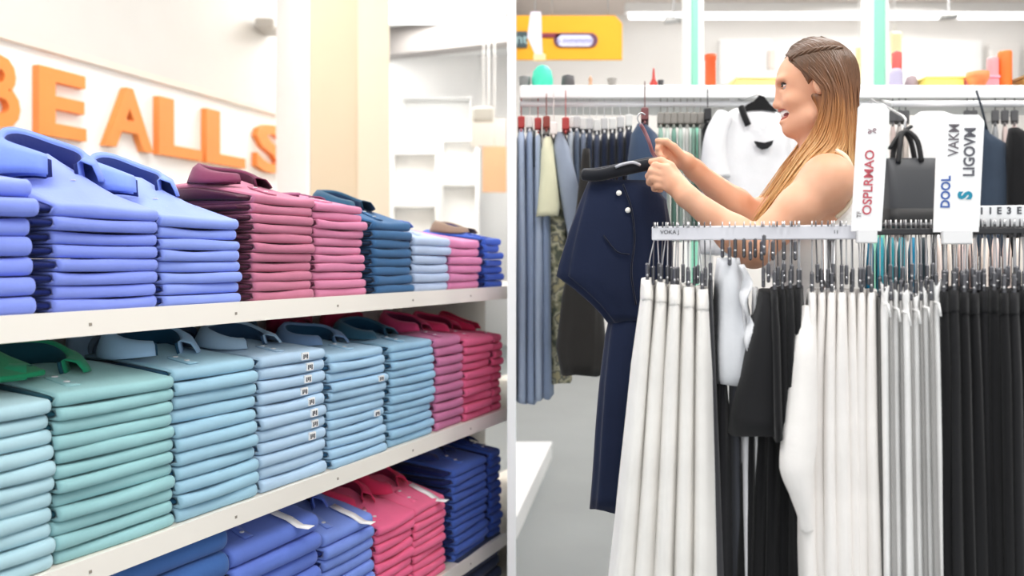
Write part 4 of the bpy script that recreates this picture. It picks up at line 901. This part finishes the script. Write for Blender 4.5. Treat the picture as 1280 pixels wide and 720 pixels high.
def body_sdf(S):
    torso(S)
    for s_ in (-1,1):
        S.ell((-.06,s_*.07,.90), (.075,.08,.085), .04)
        S.cone((0,s_*.085,.90), (.005,s_*.09,.50), .084, .052, .03); S.cone((.005,s_*.09,.50), (-.02,s_*.09,.32), .05, .053, .02)
        S.cone((-.02,s_*.09,.32), (-.02,s_*.09,.09), .052, .034, .02); S.cone((-.03,s_*.09,.05), (.03,s_*.09,.04), .033, .034, .02); S.cone((.03,s_*.09,.04), (.13,s_*.10,.025), .034, .022, .02)
        S.cone((-.012,s_*.02,1.50), (-.005,s_*.13,1.425), .032, .035, .04)
    S.cone((-.022,0,1.42), (.002,0,1.58), .047, .045, .03)
    for (a_, b_, c_, sg) in ((SH_N,EL_N,WR_N,1),(SH_F,EL_F,WR_F,-1)):
        m1 = a_*.6+b_*.4
        S.cone((a_[0],sg*.10,1.425), a_, .045, .050, .035); S.cone(a_, m1, .050, .044, .03); S.cone(m1, b_, .044, .037, .02)
        m2 = b_*.72+c_*.28; S.cone(b_, m2, .037, .038, .02); S.cone(m2, c_, .038, .0225, .02, sy=1.)
    # head
    hc = hd(1020,101,0.)
    S.ell((hc[0],0,hc[2]-.002), (.082,.072,.085), .02); S.ell((hc[0]+.030,0,hc[2]+.0), (.056,.060,.068), .02)
    J = hd(1005,140,0.)
    S.ell((J[0]-.004,0,J[2]), (.052,.052,.062), .03)
    chin = hd(988,161,0.); 
    for s_ in (-1,1):
        jw = hd(1014,150,0.); S.cone((jw[0],s_*.046,jw[2]), (chin[0]-.004,s_*.012,chin[2]), .020, .015, .02)
        ck = hd(988,131,0.); S.ell((ck[0]-.006,s_*.036,ck[2]+.002), (.023,.021,.018), .016)
        br = hd(979,103,0.); S.ell((br[0]+.002,s_*.026,br[2]), (.014,.024,.009), .012)
    S.cone((chin[0],-.004,chin[2]), (chin[0],.004,chin[2]), .015, .015, .012)
    n0 = hd(975,108,0.); n1 = hd(972.5,129,0.); S.cone((n0[0]-.002,0,n0[2]), (n1[0]+.001,0,n1[2]), .0065, .0095, .009)
    n2 = hd(970.5,132,0.); S.ell((n2[0],0,n2[2]), (.0085,.009,.0075), .008)
    for s_ in (-1,1): nw = hd(976.5,132.5,0.); S.ell((nw[0],s_*.0115,nw[2]), (.0095,.0065,.0065), .006)
    mo = hd(983,144,0.); S.ell((mo[0]-.004,0,mo[2]+.007), (.022,.026,.011), .010)      # muzzle
    lo_ = hd(979,153,0.); S.ell((lo_[0]-.003,0,lo_[2]), (.012,.018,.007), .008)
    for s_ in (-1,1):
        ey = hd(980,111,0.); S.ell((ey[0]+.006,s_*.033,ey[2]), (.010,.015,.007), .009, '-')
    S.ell((mo[0]+.006,0,mo[2]+.001), (.036,.036,.0125), .003, '-', pitch=-.10)
    er = hd(1021,113,0.)
    for s_ in (-1,1):
        S.ell((er[0],s_*.079,er[2]), (.0155,.009,.026), .006); S.ell((er[0]+.002,s_*.090,er[2]+.004), (.0085,.007,.016), .004, '-')
HANDV = {}
def hands(S):
    # near hand: back of the hand towards the viewer, fingers curled round the waistband
    Yn = 1.755; L = lambda x, y, dy=0.: loc_(x, y, Yn+dy)
    S.cone(WR_N, L(846,232), .0225, .022, .015)
    for (x, y) in ((832,211),(831,218),(832,226),(835,234)): S.cone(L(850,236), L(x,y,.0), .018, .0105, .010)
    for j,(a_, b_, c_, d_) in enumerate((((832,211),(819,207),(815,212),(824,217)),((831,219),(815,214),(811,220),(821,224)),((832,227),(816,223),(812,228),(821,231)),((836,234),(821,232),(818,236),(826,238)))):
        r_ = (.0088,.0090,.0086,.0076)[j]
        S.cone(L(*a_), L(*b_,.004), r_+.001, r_, .003); S.cone(L(*b_,.004), L(*c_,.026), r_, r_-.0006, .003); S.cone(L(*c_,.026), L(*d_,.036), r_-.0006, r_-.0016, .003)
    S.cone(L(851,229,.01), L(838,208,.012), .0135, .0105, .010); S.cone(L(838,208,.012), L(826,201,.02), .0102, .0092, .004); S.cone(L(826,201,.02), L(814,202,.028), .0092, .0075, .003)
    # far hand: palm towards the viewer, pinching the hanger
    Yf = 1.93; L2 = lambda x, y, dy=0.: loc_(x, y, Yf+dy)
    S.cone(WR_F, L2(856,201), .0225, .021, .015)
    for (x, y) in ((842,186),(841,192),(843,198),(846,204)): S.cone(L2(858,203), L2(x,y), .017, .0100, .009)
    for j,(a_, b_, c_, d_) in enumerate((((842,186),(831,180),(824,181),(822,186)),((841,192),(829,187),(823,190),(826,195)),((843,198),(832,195),(827,199),(832,203)),((846,204),(836,203),(832,207),(838,209)))):
        r_ = (.0086,.0088,.0084,.0075)[j]
        S.cone(L2(*a_), L2(*b_,-.012), r_+.001, r_, .003); S.cone(L2(*b_,-.012), L2(*c_,-.030), r_, r_-.0006, .003); S.cone(L2(*c_,-.030), L2(*d_,-.036), r_-.0006, r_-.0016, .003)
    S.cone(L2(856,200,-.014), L2(842,184,-.026), .0125, .0100, .008); S.cone(L2(842,184,-.026), L2(832,177,-.034), .0098, .0088, .003); S.cone(L2(832,177,-.034), L2(822,176,-.036), .0088, .0072, .003)
skin = bpy.data.materials.new('skin'); skin.use_nodes = True; nt = skin.node_tree; b_ = nt.nodes['Principled BSDF']
b_.inputs['Roughness'].default_value = .5; b_.inputs['Subsurface Weight'].default_value = .12; b_.inputs['Subsurface Radius'].default_value = (.02,.008,.004); b_.inputs['Subsurface Scale'].default_value = .3
nz = nt.nodes.new('ShaderNodeTexNoise'); nz.inputs['Scale'].default_value = 14; tcn = nt.nodes.new('ShaderNodeTexCoord'); rp = nt.nodes.new('ShaderNodeValToRGB')
rp.color_ramp.elements[0].position = .3; rp.color_ramp.elements[1].position = .75; rp.color_ramp.elements[0].color = srgb(226,166,132); rp.color_ramp.elements[1].color = srgb(238,184,152)
nt.links.new(tcn.outputs['Object'], nz.inputs['Vector']); nt.links.new(nz.outputs['Fac'], rp.inputs['Fac']); nt.links.new(rp.outputs['Color'], b_.inputs['Base Color'])
S = SDF((-.20,-.27,-.002), (.46,.27,1.80), .003)
body_sdf(S); hands(S)
V, Q = S.mesh(); fast_obj('body', V, Q, skin, woman, 3)
# tank top and trousers as thin shells that follow the body
T = SDF((-.20,-.24,.80), (.24,.24,1.48), .004); torso(T, .006)
X = T.ax[0][:,None,None]; Yl_ = T.ax[1][None,:,None]; Z = T.ax[2][None,None,:]
neck = 1.375+.9*np.maximum(0, np.abs(Yl_)-.075)-np.clip(X,0,1)*.35-np.where(np.abs(Yl_)>.105, (np.abs(Yl_)-.105)*3.2, 0)
T.f = np.maximum(T.f, np.maximum(Z-neck, .90-Z).astype(np.float32))
V, Q = T.mesh(); tk = fast_obj('tank_top', V, Q, cloth(248,246,242), woman, 2)
for s_ in (-1,1):
    pts = [(.085,s_*.085,1.345),(.07,s_*.088,1.40),(.035,s_*.09,1.452),(-.01,s_*.092,1.462),(-.05,s_*.092,1.44),(-.082,s_*.09,1.39),(-.098,s_*.088,1.34)]
    MB().tube(smooth_path(pts,4), .0085, 8, flat=.5).obj('shoulder_strap', cloth(240,232,214), tk, True)
    arc = [hd(1046,188,.115*s_)]+[hd(x,y,.147*s_) for x,y in ((1058,196),(1066,214),(1068,236),(1060,258),(1045,272))]
    if s_ == 1: MB().tube(smooth_path(arc,4), .0045, 6).obj('armhole_trim', cloth(236,222,196), tk, True)
T = SDF((-.20,-.24,.02), (.24,.24,1.02), .005)
T.ell((-.005,0,.95), (.113,.168,.13), .05)
for s_ in (-1,1):
    T.ell((-.06,s_*.07,.90), (.088,.092,.098), .04); T.cone((0,s_*.085,.90), (.005,s_*.09,.50), .104, .078, .03); T.cone((.005,s_*.09,.50), (-.015,s_*.09,.10), .078, .072, .03)
Z = T.ax[2][None,None,:]; T.f = np.maximum(T.f, np.maximum(Z-.985, .085-Z).astype(np.float32)+0*T.f)
V, Q = T.mesh(); fast_obj('trousers', V, Q, cloth(60,80,118), woman, 2)
for s_ in (-1,1):
    mb = MB(); v = []
    for z, r_ in ((0,1.),(.018,1.02),(.02,.96),(.06,.88),(.085,.55)):
        for k in range(20):
            q = 2*math.pi*k/20; x = .05+.135*r_*math.cos(q)*(1 if math.cos(q) > 0 or z < .03 else .82)-(z*.55 if z > .03 else 0); v.append((x-.03*(1 if z > .05 else 0), s_*.094+.048*r_*math.sin(q)*(1-.25*max(0,math.cos(q))), z))
    mb.add(v, [tuple(range(19,-1,-1)), tuple(range(80,100))]+[(i*20+k,i*20+(k+1)%20,(i+1)*20+(k+1)%20,(i+1)*20+k) for i in range(4) for k in range(20)])
    mb.obj('shoe', paint(240,240,238), woman, True)
# face
ey = hd(980,111,0.)
for s_ in (-1,1):
    c_ = np.array([ey[0]-.0050, s_*.0325, ey[2]])
    e = MB().ell(c_, (.0112,.0112,.0100), 16, 10).obj('eye', paint(240,236,232,.2), woman, True)
    MB().ell(c_+np.array([.0085,s_*.002,-.001]), (.0045,.0048,.0048), 12, 8).obj('iris', paint(52,38,30,.2), e, True)
    lid = [c_+np.array([.0065*0+.011*math.cos(a_), s_*(.0125*math.sin(a_)), .0052-.0035*math.sin(a_)**2]) for a_ in np.linspace(-1.2,1.35,9)]
    MB().tube(lid, [.001,.0018,.0022,.0024,.0024,.0024,.0022,.0018,.001], 6).obj('eyelashes', paint(48,34,28), e, True)
    lid = [c_+np.array([.0108*math.cos(a_), s_*(.0125*math.sin(a_)), -.0050+.0028*math.sin(a_)**2]) for a_ in np.linspace(-1.1,1.3,9)]
    MB().tube(lid, .0012, 6).obj('lower_lid', skin, e, True)
    eb = hd(979,102.5,0.)
    pts = [(eb[0]+.006,s_*.012,eb[2]-.002),(eb[0]+.006,s_*.022,eb[2]+.003),(eb[0]+.001,s_*.034,eb[2]+.006),(eb[0]-.011,s_*.047,eb[2]+.002)]
    MB().tube(smooth_path(pts,4), np.interp(np.arange(13),[0,4,12],[.0022,.0028,.001]), 6).obj('eyebrow', paint(96,66,48), woman, True)
mo = hd(983,144,0.)
mx, mz = mo[0], mo[2]
def arc3(fr, w, z0, zc, n=11):
    return [np.array([fr-(abs(t)**2)*.044, w*t, z0+(zc)*(t*t)]) for t in np.linspace(-1,1,n)]
lipm = paint(196,112,100,.4)
taper = np.array([.0022,.0032,.0038,.0042,.0043,.0040,.0043,.0042,.0038,.0032,.0022])
MB().tube(arc3(mx+.0165,.0315,mz+.0115,.0035), taper*.72, 8).obj('upper_lip', lipm, woman, True)
MB().tube(arc3(mx+.0100,.0315,mz-.0115,.0265), taper*.95, 8).obj('lower_lip', lipm, woman, True)
v = []; f = []
for z, o_ in ((mz+.0110,0.),(mz+.003,.0008),(mz-.0055,-.001)):
    for t in np.linspace(-1,1,17): v.append((mx+.0108-(abs(t)**2)*.036+o_, .0290*t, z+.001*math.cos(t*30)*(1 if z < mz-.002 else 0)+(.002*t*t)))
f = [(i*17+k,i*17+k+1,(i+1)*17+k+1,(i+1)*17+k) for i in range(2) for k in range(16)]
te = new_obj('teeth', v, f, paint(252,250,246,.25), woman); md = te.modifiers.new('thick','SOLIDIFY'); md.thickness = .002
MB().ell((mx-.004,0,mz-.001), (.014,.022,.0095), 14, 8).obj('mouth_lining', paint(120,48,46), woman, True)
# hair
HAIR = bpy.data.materials.new('hair'); HAIR.use_nodes = True; nt = HAIR.node_tree; b_ = nt.nodes['Principled BSDF']; b_.inputs['Roughness'].default_value = .42; b_.inputs['Anisotropic'].default_value = .5
tcn = nt.nodes.new('ShaderNodeTexCoord'); sp = nt.nodes.new('ShaderNodeSeparateXYZ'); nt.links.new(tcn.outputs['Object'], sp.inputs[0])
mp = nt.nodes.new('ShaderNodeMapping'); mp.inputs['Scale'].default_value = (130,130,9); nz = nt.nodes.new('ShaderNodeTexNoise'); nz.inputs['Scale'].default_value = 1.; nz.inputs['Detail'].default_value = 3
nt.links.new(tcn.outputs['Object'], mp.inputs[0]); nt.links.new(mp.outputs[0], nz.inputs['Vector'])
m1 = nt.nodes.new('ShaderNodeMapRange'); m1.inputs['From Min'].default_value = 1.72; m1.inputs['From Max'].default_value = 1.45; nt.links.new(sp.outputs[2], m1.inputs['Value'])
ad = nt.nodes.new('ShaderNodeMath'); ad.operation = 'MULTIPLY_ADD'; ad.inputs[1].default_value = .55; nt.links.new(nz.outputs['Fac'], ad.inputs[0])
sb = nt.nodes.new('ShaderNodeMath'); sb.operation = 'SUBTRACT'; sb.inputs[1].default_value = .275; nt.links.new(m1.outputs[0], sb.inputs[0]); nt.links.new(sb.outputs[0], ad.inputs[2])
rp = nt.nodes.new('ShaderNodeValToRGB'); e = rp.color_ramp.elements; e[0].position = 0; e[0].color = srgb(98,70,50); e[1].position = 1; e[1].color = srgb(220,178,122)
q = e.new(.35); q.color = srgb(124,80,48); q = e.new(.65); q.color = srgb(184,126,72)
nt.links.new(ad.outputs[0], rp.inputs['Fac']); nt.links.new(rp.outputs['Color'], b_.inputs['Base Color'])
H = SDF((-.16,-.13,1.40), (.13,.13,1.82), .004)
hc = hd(1020,101,0.)
H.ell((hc[0]-.000,0,hc[2]+.001), (.086,.078,.088), .02)
for s_ in (-1,1):
    for (a_, b2, r1, r2) in (((1038,98,.046),(1046,150,.048),.030,.030),((1048,150,.050),(1049,200,.05),.032,.022),((1036,120,.062),(1040,170,.058),.024,.024),((1040,170,.058),(1046,205,.06),.024,.016)):
        H.cone(hd(*a_[:2],s_*a_[2]), hd(*b2[:2],s_*b2[2]), r1, r2, .02)
H.cone(hd(1044,110,0), hd(1048,195,0), .040, .028, .02)
fc = hd(984,118,0.); H.ell((fc[0]+.020,0,fc[2]-.012), (.075,.12,.080), .006, '-')
for s_ in (-1,1): ee = hd(1019,115,0.); H.ell((ee[0]+.006,s_*.105,ee[2]-.004), (.022,.045,.028), .006, '-')
V, Q = H.mesh(); hb_ = fast_obj('hair', V, Q, HAIR, woman, 2)
GN = [ [(983,70,.010),(989,71,.040),(1002,84,.064),(1016,96,.078),(1031,112,.084),(1029,140,.082),(1018,168,.080),(1000,195,.085),(975,235,.098),(948,275,.095),(938,300,.09)],
       [(990,58,.010),(1004,64,.046),(1020,80,.068),(1034,98,.080),(1043,122,.088),(1042,152,.090),(1034,180,.092),(1012,205,.105),(985,240,.108),(960,275,.10),(948,302,.092)],
       [(1003,50,.008),(1024,56,.046),(1040,72,.066),(1051,95,.078),(1056,125,.086),(1055,155,.090),(1048,185,.093),(1030,203,.115),(1005,228,.118),(978,262,.106),(960,292,.095)],
       [(1013,47,.006),(1036,56,.038),(1046,72,.056),(1055,95,.068),(1059,125,.075),(1059,155,.080),(1057,180,.084),(1056,200,.086),(1056,215,.08),(1058,232,.07),(1060,245,.06)],
       [(1022,48,.000),(1043,60,.022),(1053,78,.036),(1062,100,.045),(1066,128,.048),(1067,155,.050),(1067,180,.052),(1067,200,.052),(1066,218,.050),(1067,240,.045),(1068,255,.04)],
       [(1026,48,-.01),(1046,60,-.005),(1057,80,.0),(1065,102,.0),(1069,130,.0),(1070,155,.0),(1070,180,.0),(1069,200,.0),(1069,220,.0),(1069,245,.0),(1069,262,.0)] ]
rs = np.random.RandomState(3); strands = MB()
G3 = np.array([[hd(*p) for p in g] for g in GN])
for side, cnt in ((1,900),(-1,220)):
    G = G3.copy(); G[:,:,1] *= side
    if side == -1: G[:3,:,0] += np.linspace(0,.034,G.shape[1])[None,:]
    for i in range(cnt):
        u_ = (rs.rand()**1.25)*(len(G)-1) if side == 1 or i > 60 else rs.rand()*1.2; a_ = int(u_); w_ = u_-a_; path = G[a_]*(1-w_)+G[min(a_+1,len(G)-1)]*w_
        jt = rs.randn(3)*.0035; ramp = np.linspace(.2,1.6,len(path))[:,None]
        path = path+jt*ramp+np.array([0,side*(.001+.004*rs.rand()),0])+rs.randn(len(path),3)*.0012*ramp
        path[:,0] += .004*np.sin(np.linspace(0,5,len(path))+rs.rand()*6)*ramp[:,0]*.6
        cc_ = np.array([hc[0]-.002,0,hc[2]+.002]); er_ = (path-cc_)/np.array([.0885,.080,.090]); ee_ = np.sqrt((er_**2).sum(1)); lim = 1.02+.02*rs.rand()
        m__ = (ee_ < lim) & (path[:,2] > cc_[2]-.02); path[m__] = cc_+(path[m__]-cc_)*(lim/ee_[m__])[:,None]
        L_n = len(path)-(rs.randint(0,2)); pp = smooth_path(path[:L_n],3); m_ = len(pp)
        r_ = (.0014+.0017*rs.rand())*np.interp(np.arange(m_), [0,m_*.15,m_*.7,m_-1], [.6,1,1,.15])
        strands.tube(pp, r_, 5, flat=.6)
strands.obj('hair_strands', HAIR, hb_, True)
tw = MB()
for k in range(3):
    pts = []
    for t in np.linspace(0,1,26):
        l_ = .040+.026*math.sin(t*2.9)+.004; c_ = hd(990+t*62, 76-14*math.sin(t*2.3)-3*t, l_)
        a_ = t*16+k*2.094; 
        q_ = np.array([c_[0],l_,c_[2]]); cc_ = np.array([hc[0]-.002,0,hc[2]+.002]); e_ = math.sqrt((((q_-cc_)/np.array([.0885,.080,.090]))**2).sum()); q_ = cc_+(q_-cc_)*1.045/e_
        pts.append(q_+np.array([0,.0028*math.cos(a_),.0034*math.sin(a_)]))
    tw.tube(pts, .0030, 6)
tw.obj('twist', HAIR, hb_, True)

# navy trousers she holds, on a dark waistband
YG = 1.84
pg = P(782,220,YG)
held = thing('held_trousers', 'navy wide trousers with white buttons held up in the woman\'s hands', 'trousers', (pg[0],pg[1],pg[2]), 0)
gl = lambda px, py, dy=0.: np.array([(px-640)/F*YG-pg[0], dy, CZ+(HY-py)/F*YG-pg[2]])
def outline_body(rows, th, ph, amp, name, m, parent, n=48, nf=5, yo=0.):
    rr = []
    for (y, a_, b2, k) in rows: q = gl((a_+b2)/2, y); rr.append((q[2], q[0], (b2-a_)/2/F*YG, yo, th*k))
    v, f = hang_mesh(rr, n, amp, nf, ph, .85, .012); return new_obj(name, v, f, m, parent)
NAVY = cloth(22,32,58)
# slanted upper panel: sheared so the waist tilts and the hem runs down to the right
rows = [(226,736,812,.6),(250,727,832,.9),(290,714,838,1.),(330,703,838,1.),(345,700,838,1.),(362,722,836,1.),(380,742,834,.9),(402,762,830,.8)]
outline_body(rows, .035, .8, .07, 'upper_panel', NAVY, held)
rows = [(360,770,832,.8),(420,758,826,1.),(480,751,812,1.),(540,746,802,1.),(600,742,796,1.),(636,739,791,1.)]
outline_body(rows, .04, 2.1, .07, 'leg', NAVY, held, nf=4, yo=.012)
rows = [(365,790,836,.7),(450,784,830,.9),(540,776,812,.9),(626,770,800,.9)]
outline_body(rows, .035, 4.1, .07, 'leg', cloth(20,29,52), held, nf=4, yo=.075)
wb = MB().tube(smooth_path([gl(729,219,-.01),gl(744,221,-.03),gl(765,217,-.032),(gl(790,211,-.028)),gl(812,207,-.02),gl(824,206,.0)],4), .0125, 10, flat=1.1).obj('waistband', cloth(26,28,34), held, True)
MB().tube(smooth_path([gl(731,214,.02),gl(750,212,.035),gl(785,205,.035),gl(815,199,.03),gl(824,202,.0)],4), .009, 8).obj('waistband', cloth(34,38,48), held, True)
MB().tube(smooth_path([gl(766,212,-.045),gl(776,208,-.045),gl(788,206,-.042),gl(797,209,-.038)],3), .0035, 6).obj('buckle', paint(176,178,186,.3), held, True)
for (x, y) in ((771,243),(782,264)):
    q = gl(x,y,-.036); bt = MB().lathe((0,0,0), [(.001,-.002),(.0062,-.0015),(.0062,.0015),(.001,.002)], 14).obj('button', paint(240,238,230), held, True); bt.location = q; bt.rotation_euler = (math.pi/2,0,0)
MB().tube(smooth_path([gl(776,232,-.034),gl(786,262,-.038),gl(790,300,-.038),gl(786,340,-.038),gl(792,380,-.035)],4), .0022, 5).obj('fly_seam', cloth(14,20,40), held, True)
MB().tube(smooth_path([gl(752,295,-.037),gl(768,315,-.039),gl(784,318,-.038)],3), .0018, 5).obj('pocket_seam', cloth(14,20,40), held, True)
hg_ = thing('hanger', 'dark pink hanger gripped in the woman\'s raised far hand', 'hanger', (pg[0],pg[1],pg[2]), 0)
MB().tube(smooth_path([gl(806,150,.06),gl(812,158,.07),gl(818,172,.07),gl(824,186,.08),gl(832,200,.06)],4), .0045, 6).obj('arm', paint(150,104,110), hg_, True)
MB().tube(smooth_path([gl(806,150,.06),gl(802,142,.06),gl(806,135,.06),gl(812,138,.06)],4), .002, 6).obj('hook', M_CHROME, hg_, True)

# ------------------------------------------------------------------ camera
cd = bpy.data.cameras.new('camera'); cam = bpy.data.objects.new('camera', cd); COL.objects.link(cam)
cam.location = (0,0,CZ); cam.rotation_euler = (math.pi/2,0,0)
cd.sensor_width = 36; cd.lens = 36*F/1280; cd.shift_y = -(360-HY)/1280
cd.dof.use_dof = True; cd.dof.focus_distance = 1.8; cd.dof.aperture_fstop = 2.4
sc.camera = cam
sc.view_settings.view_transform = 'Standard'; sc.view_settings.look = 'None'; sc.view_settings.gamma = 1; sc.view_settings.use_curve_mapping = False
sc.view_settings.exposure = .27
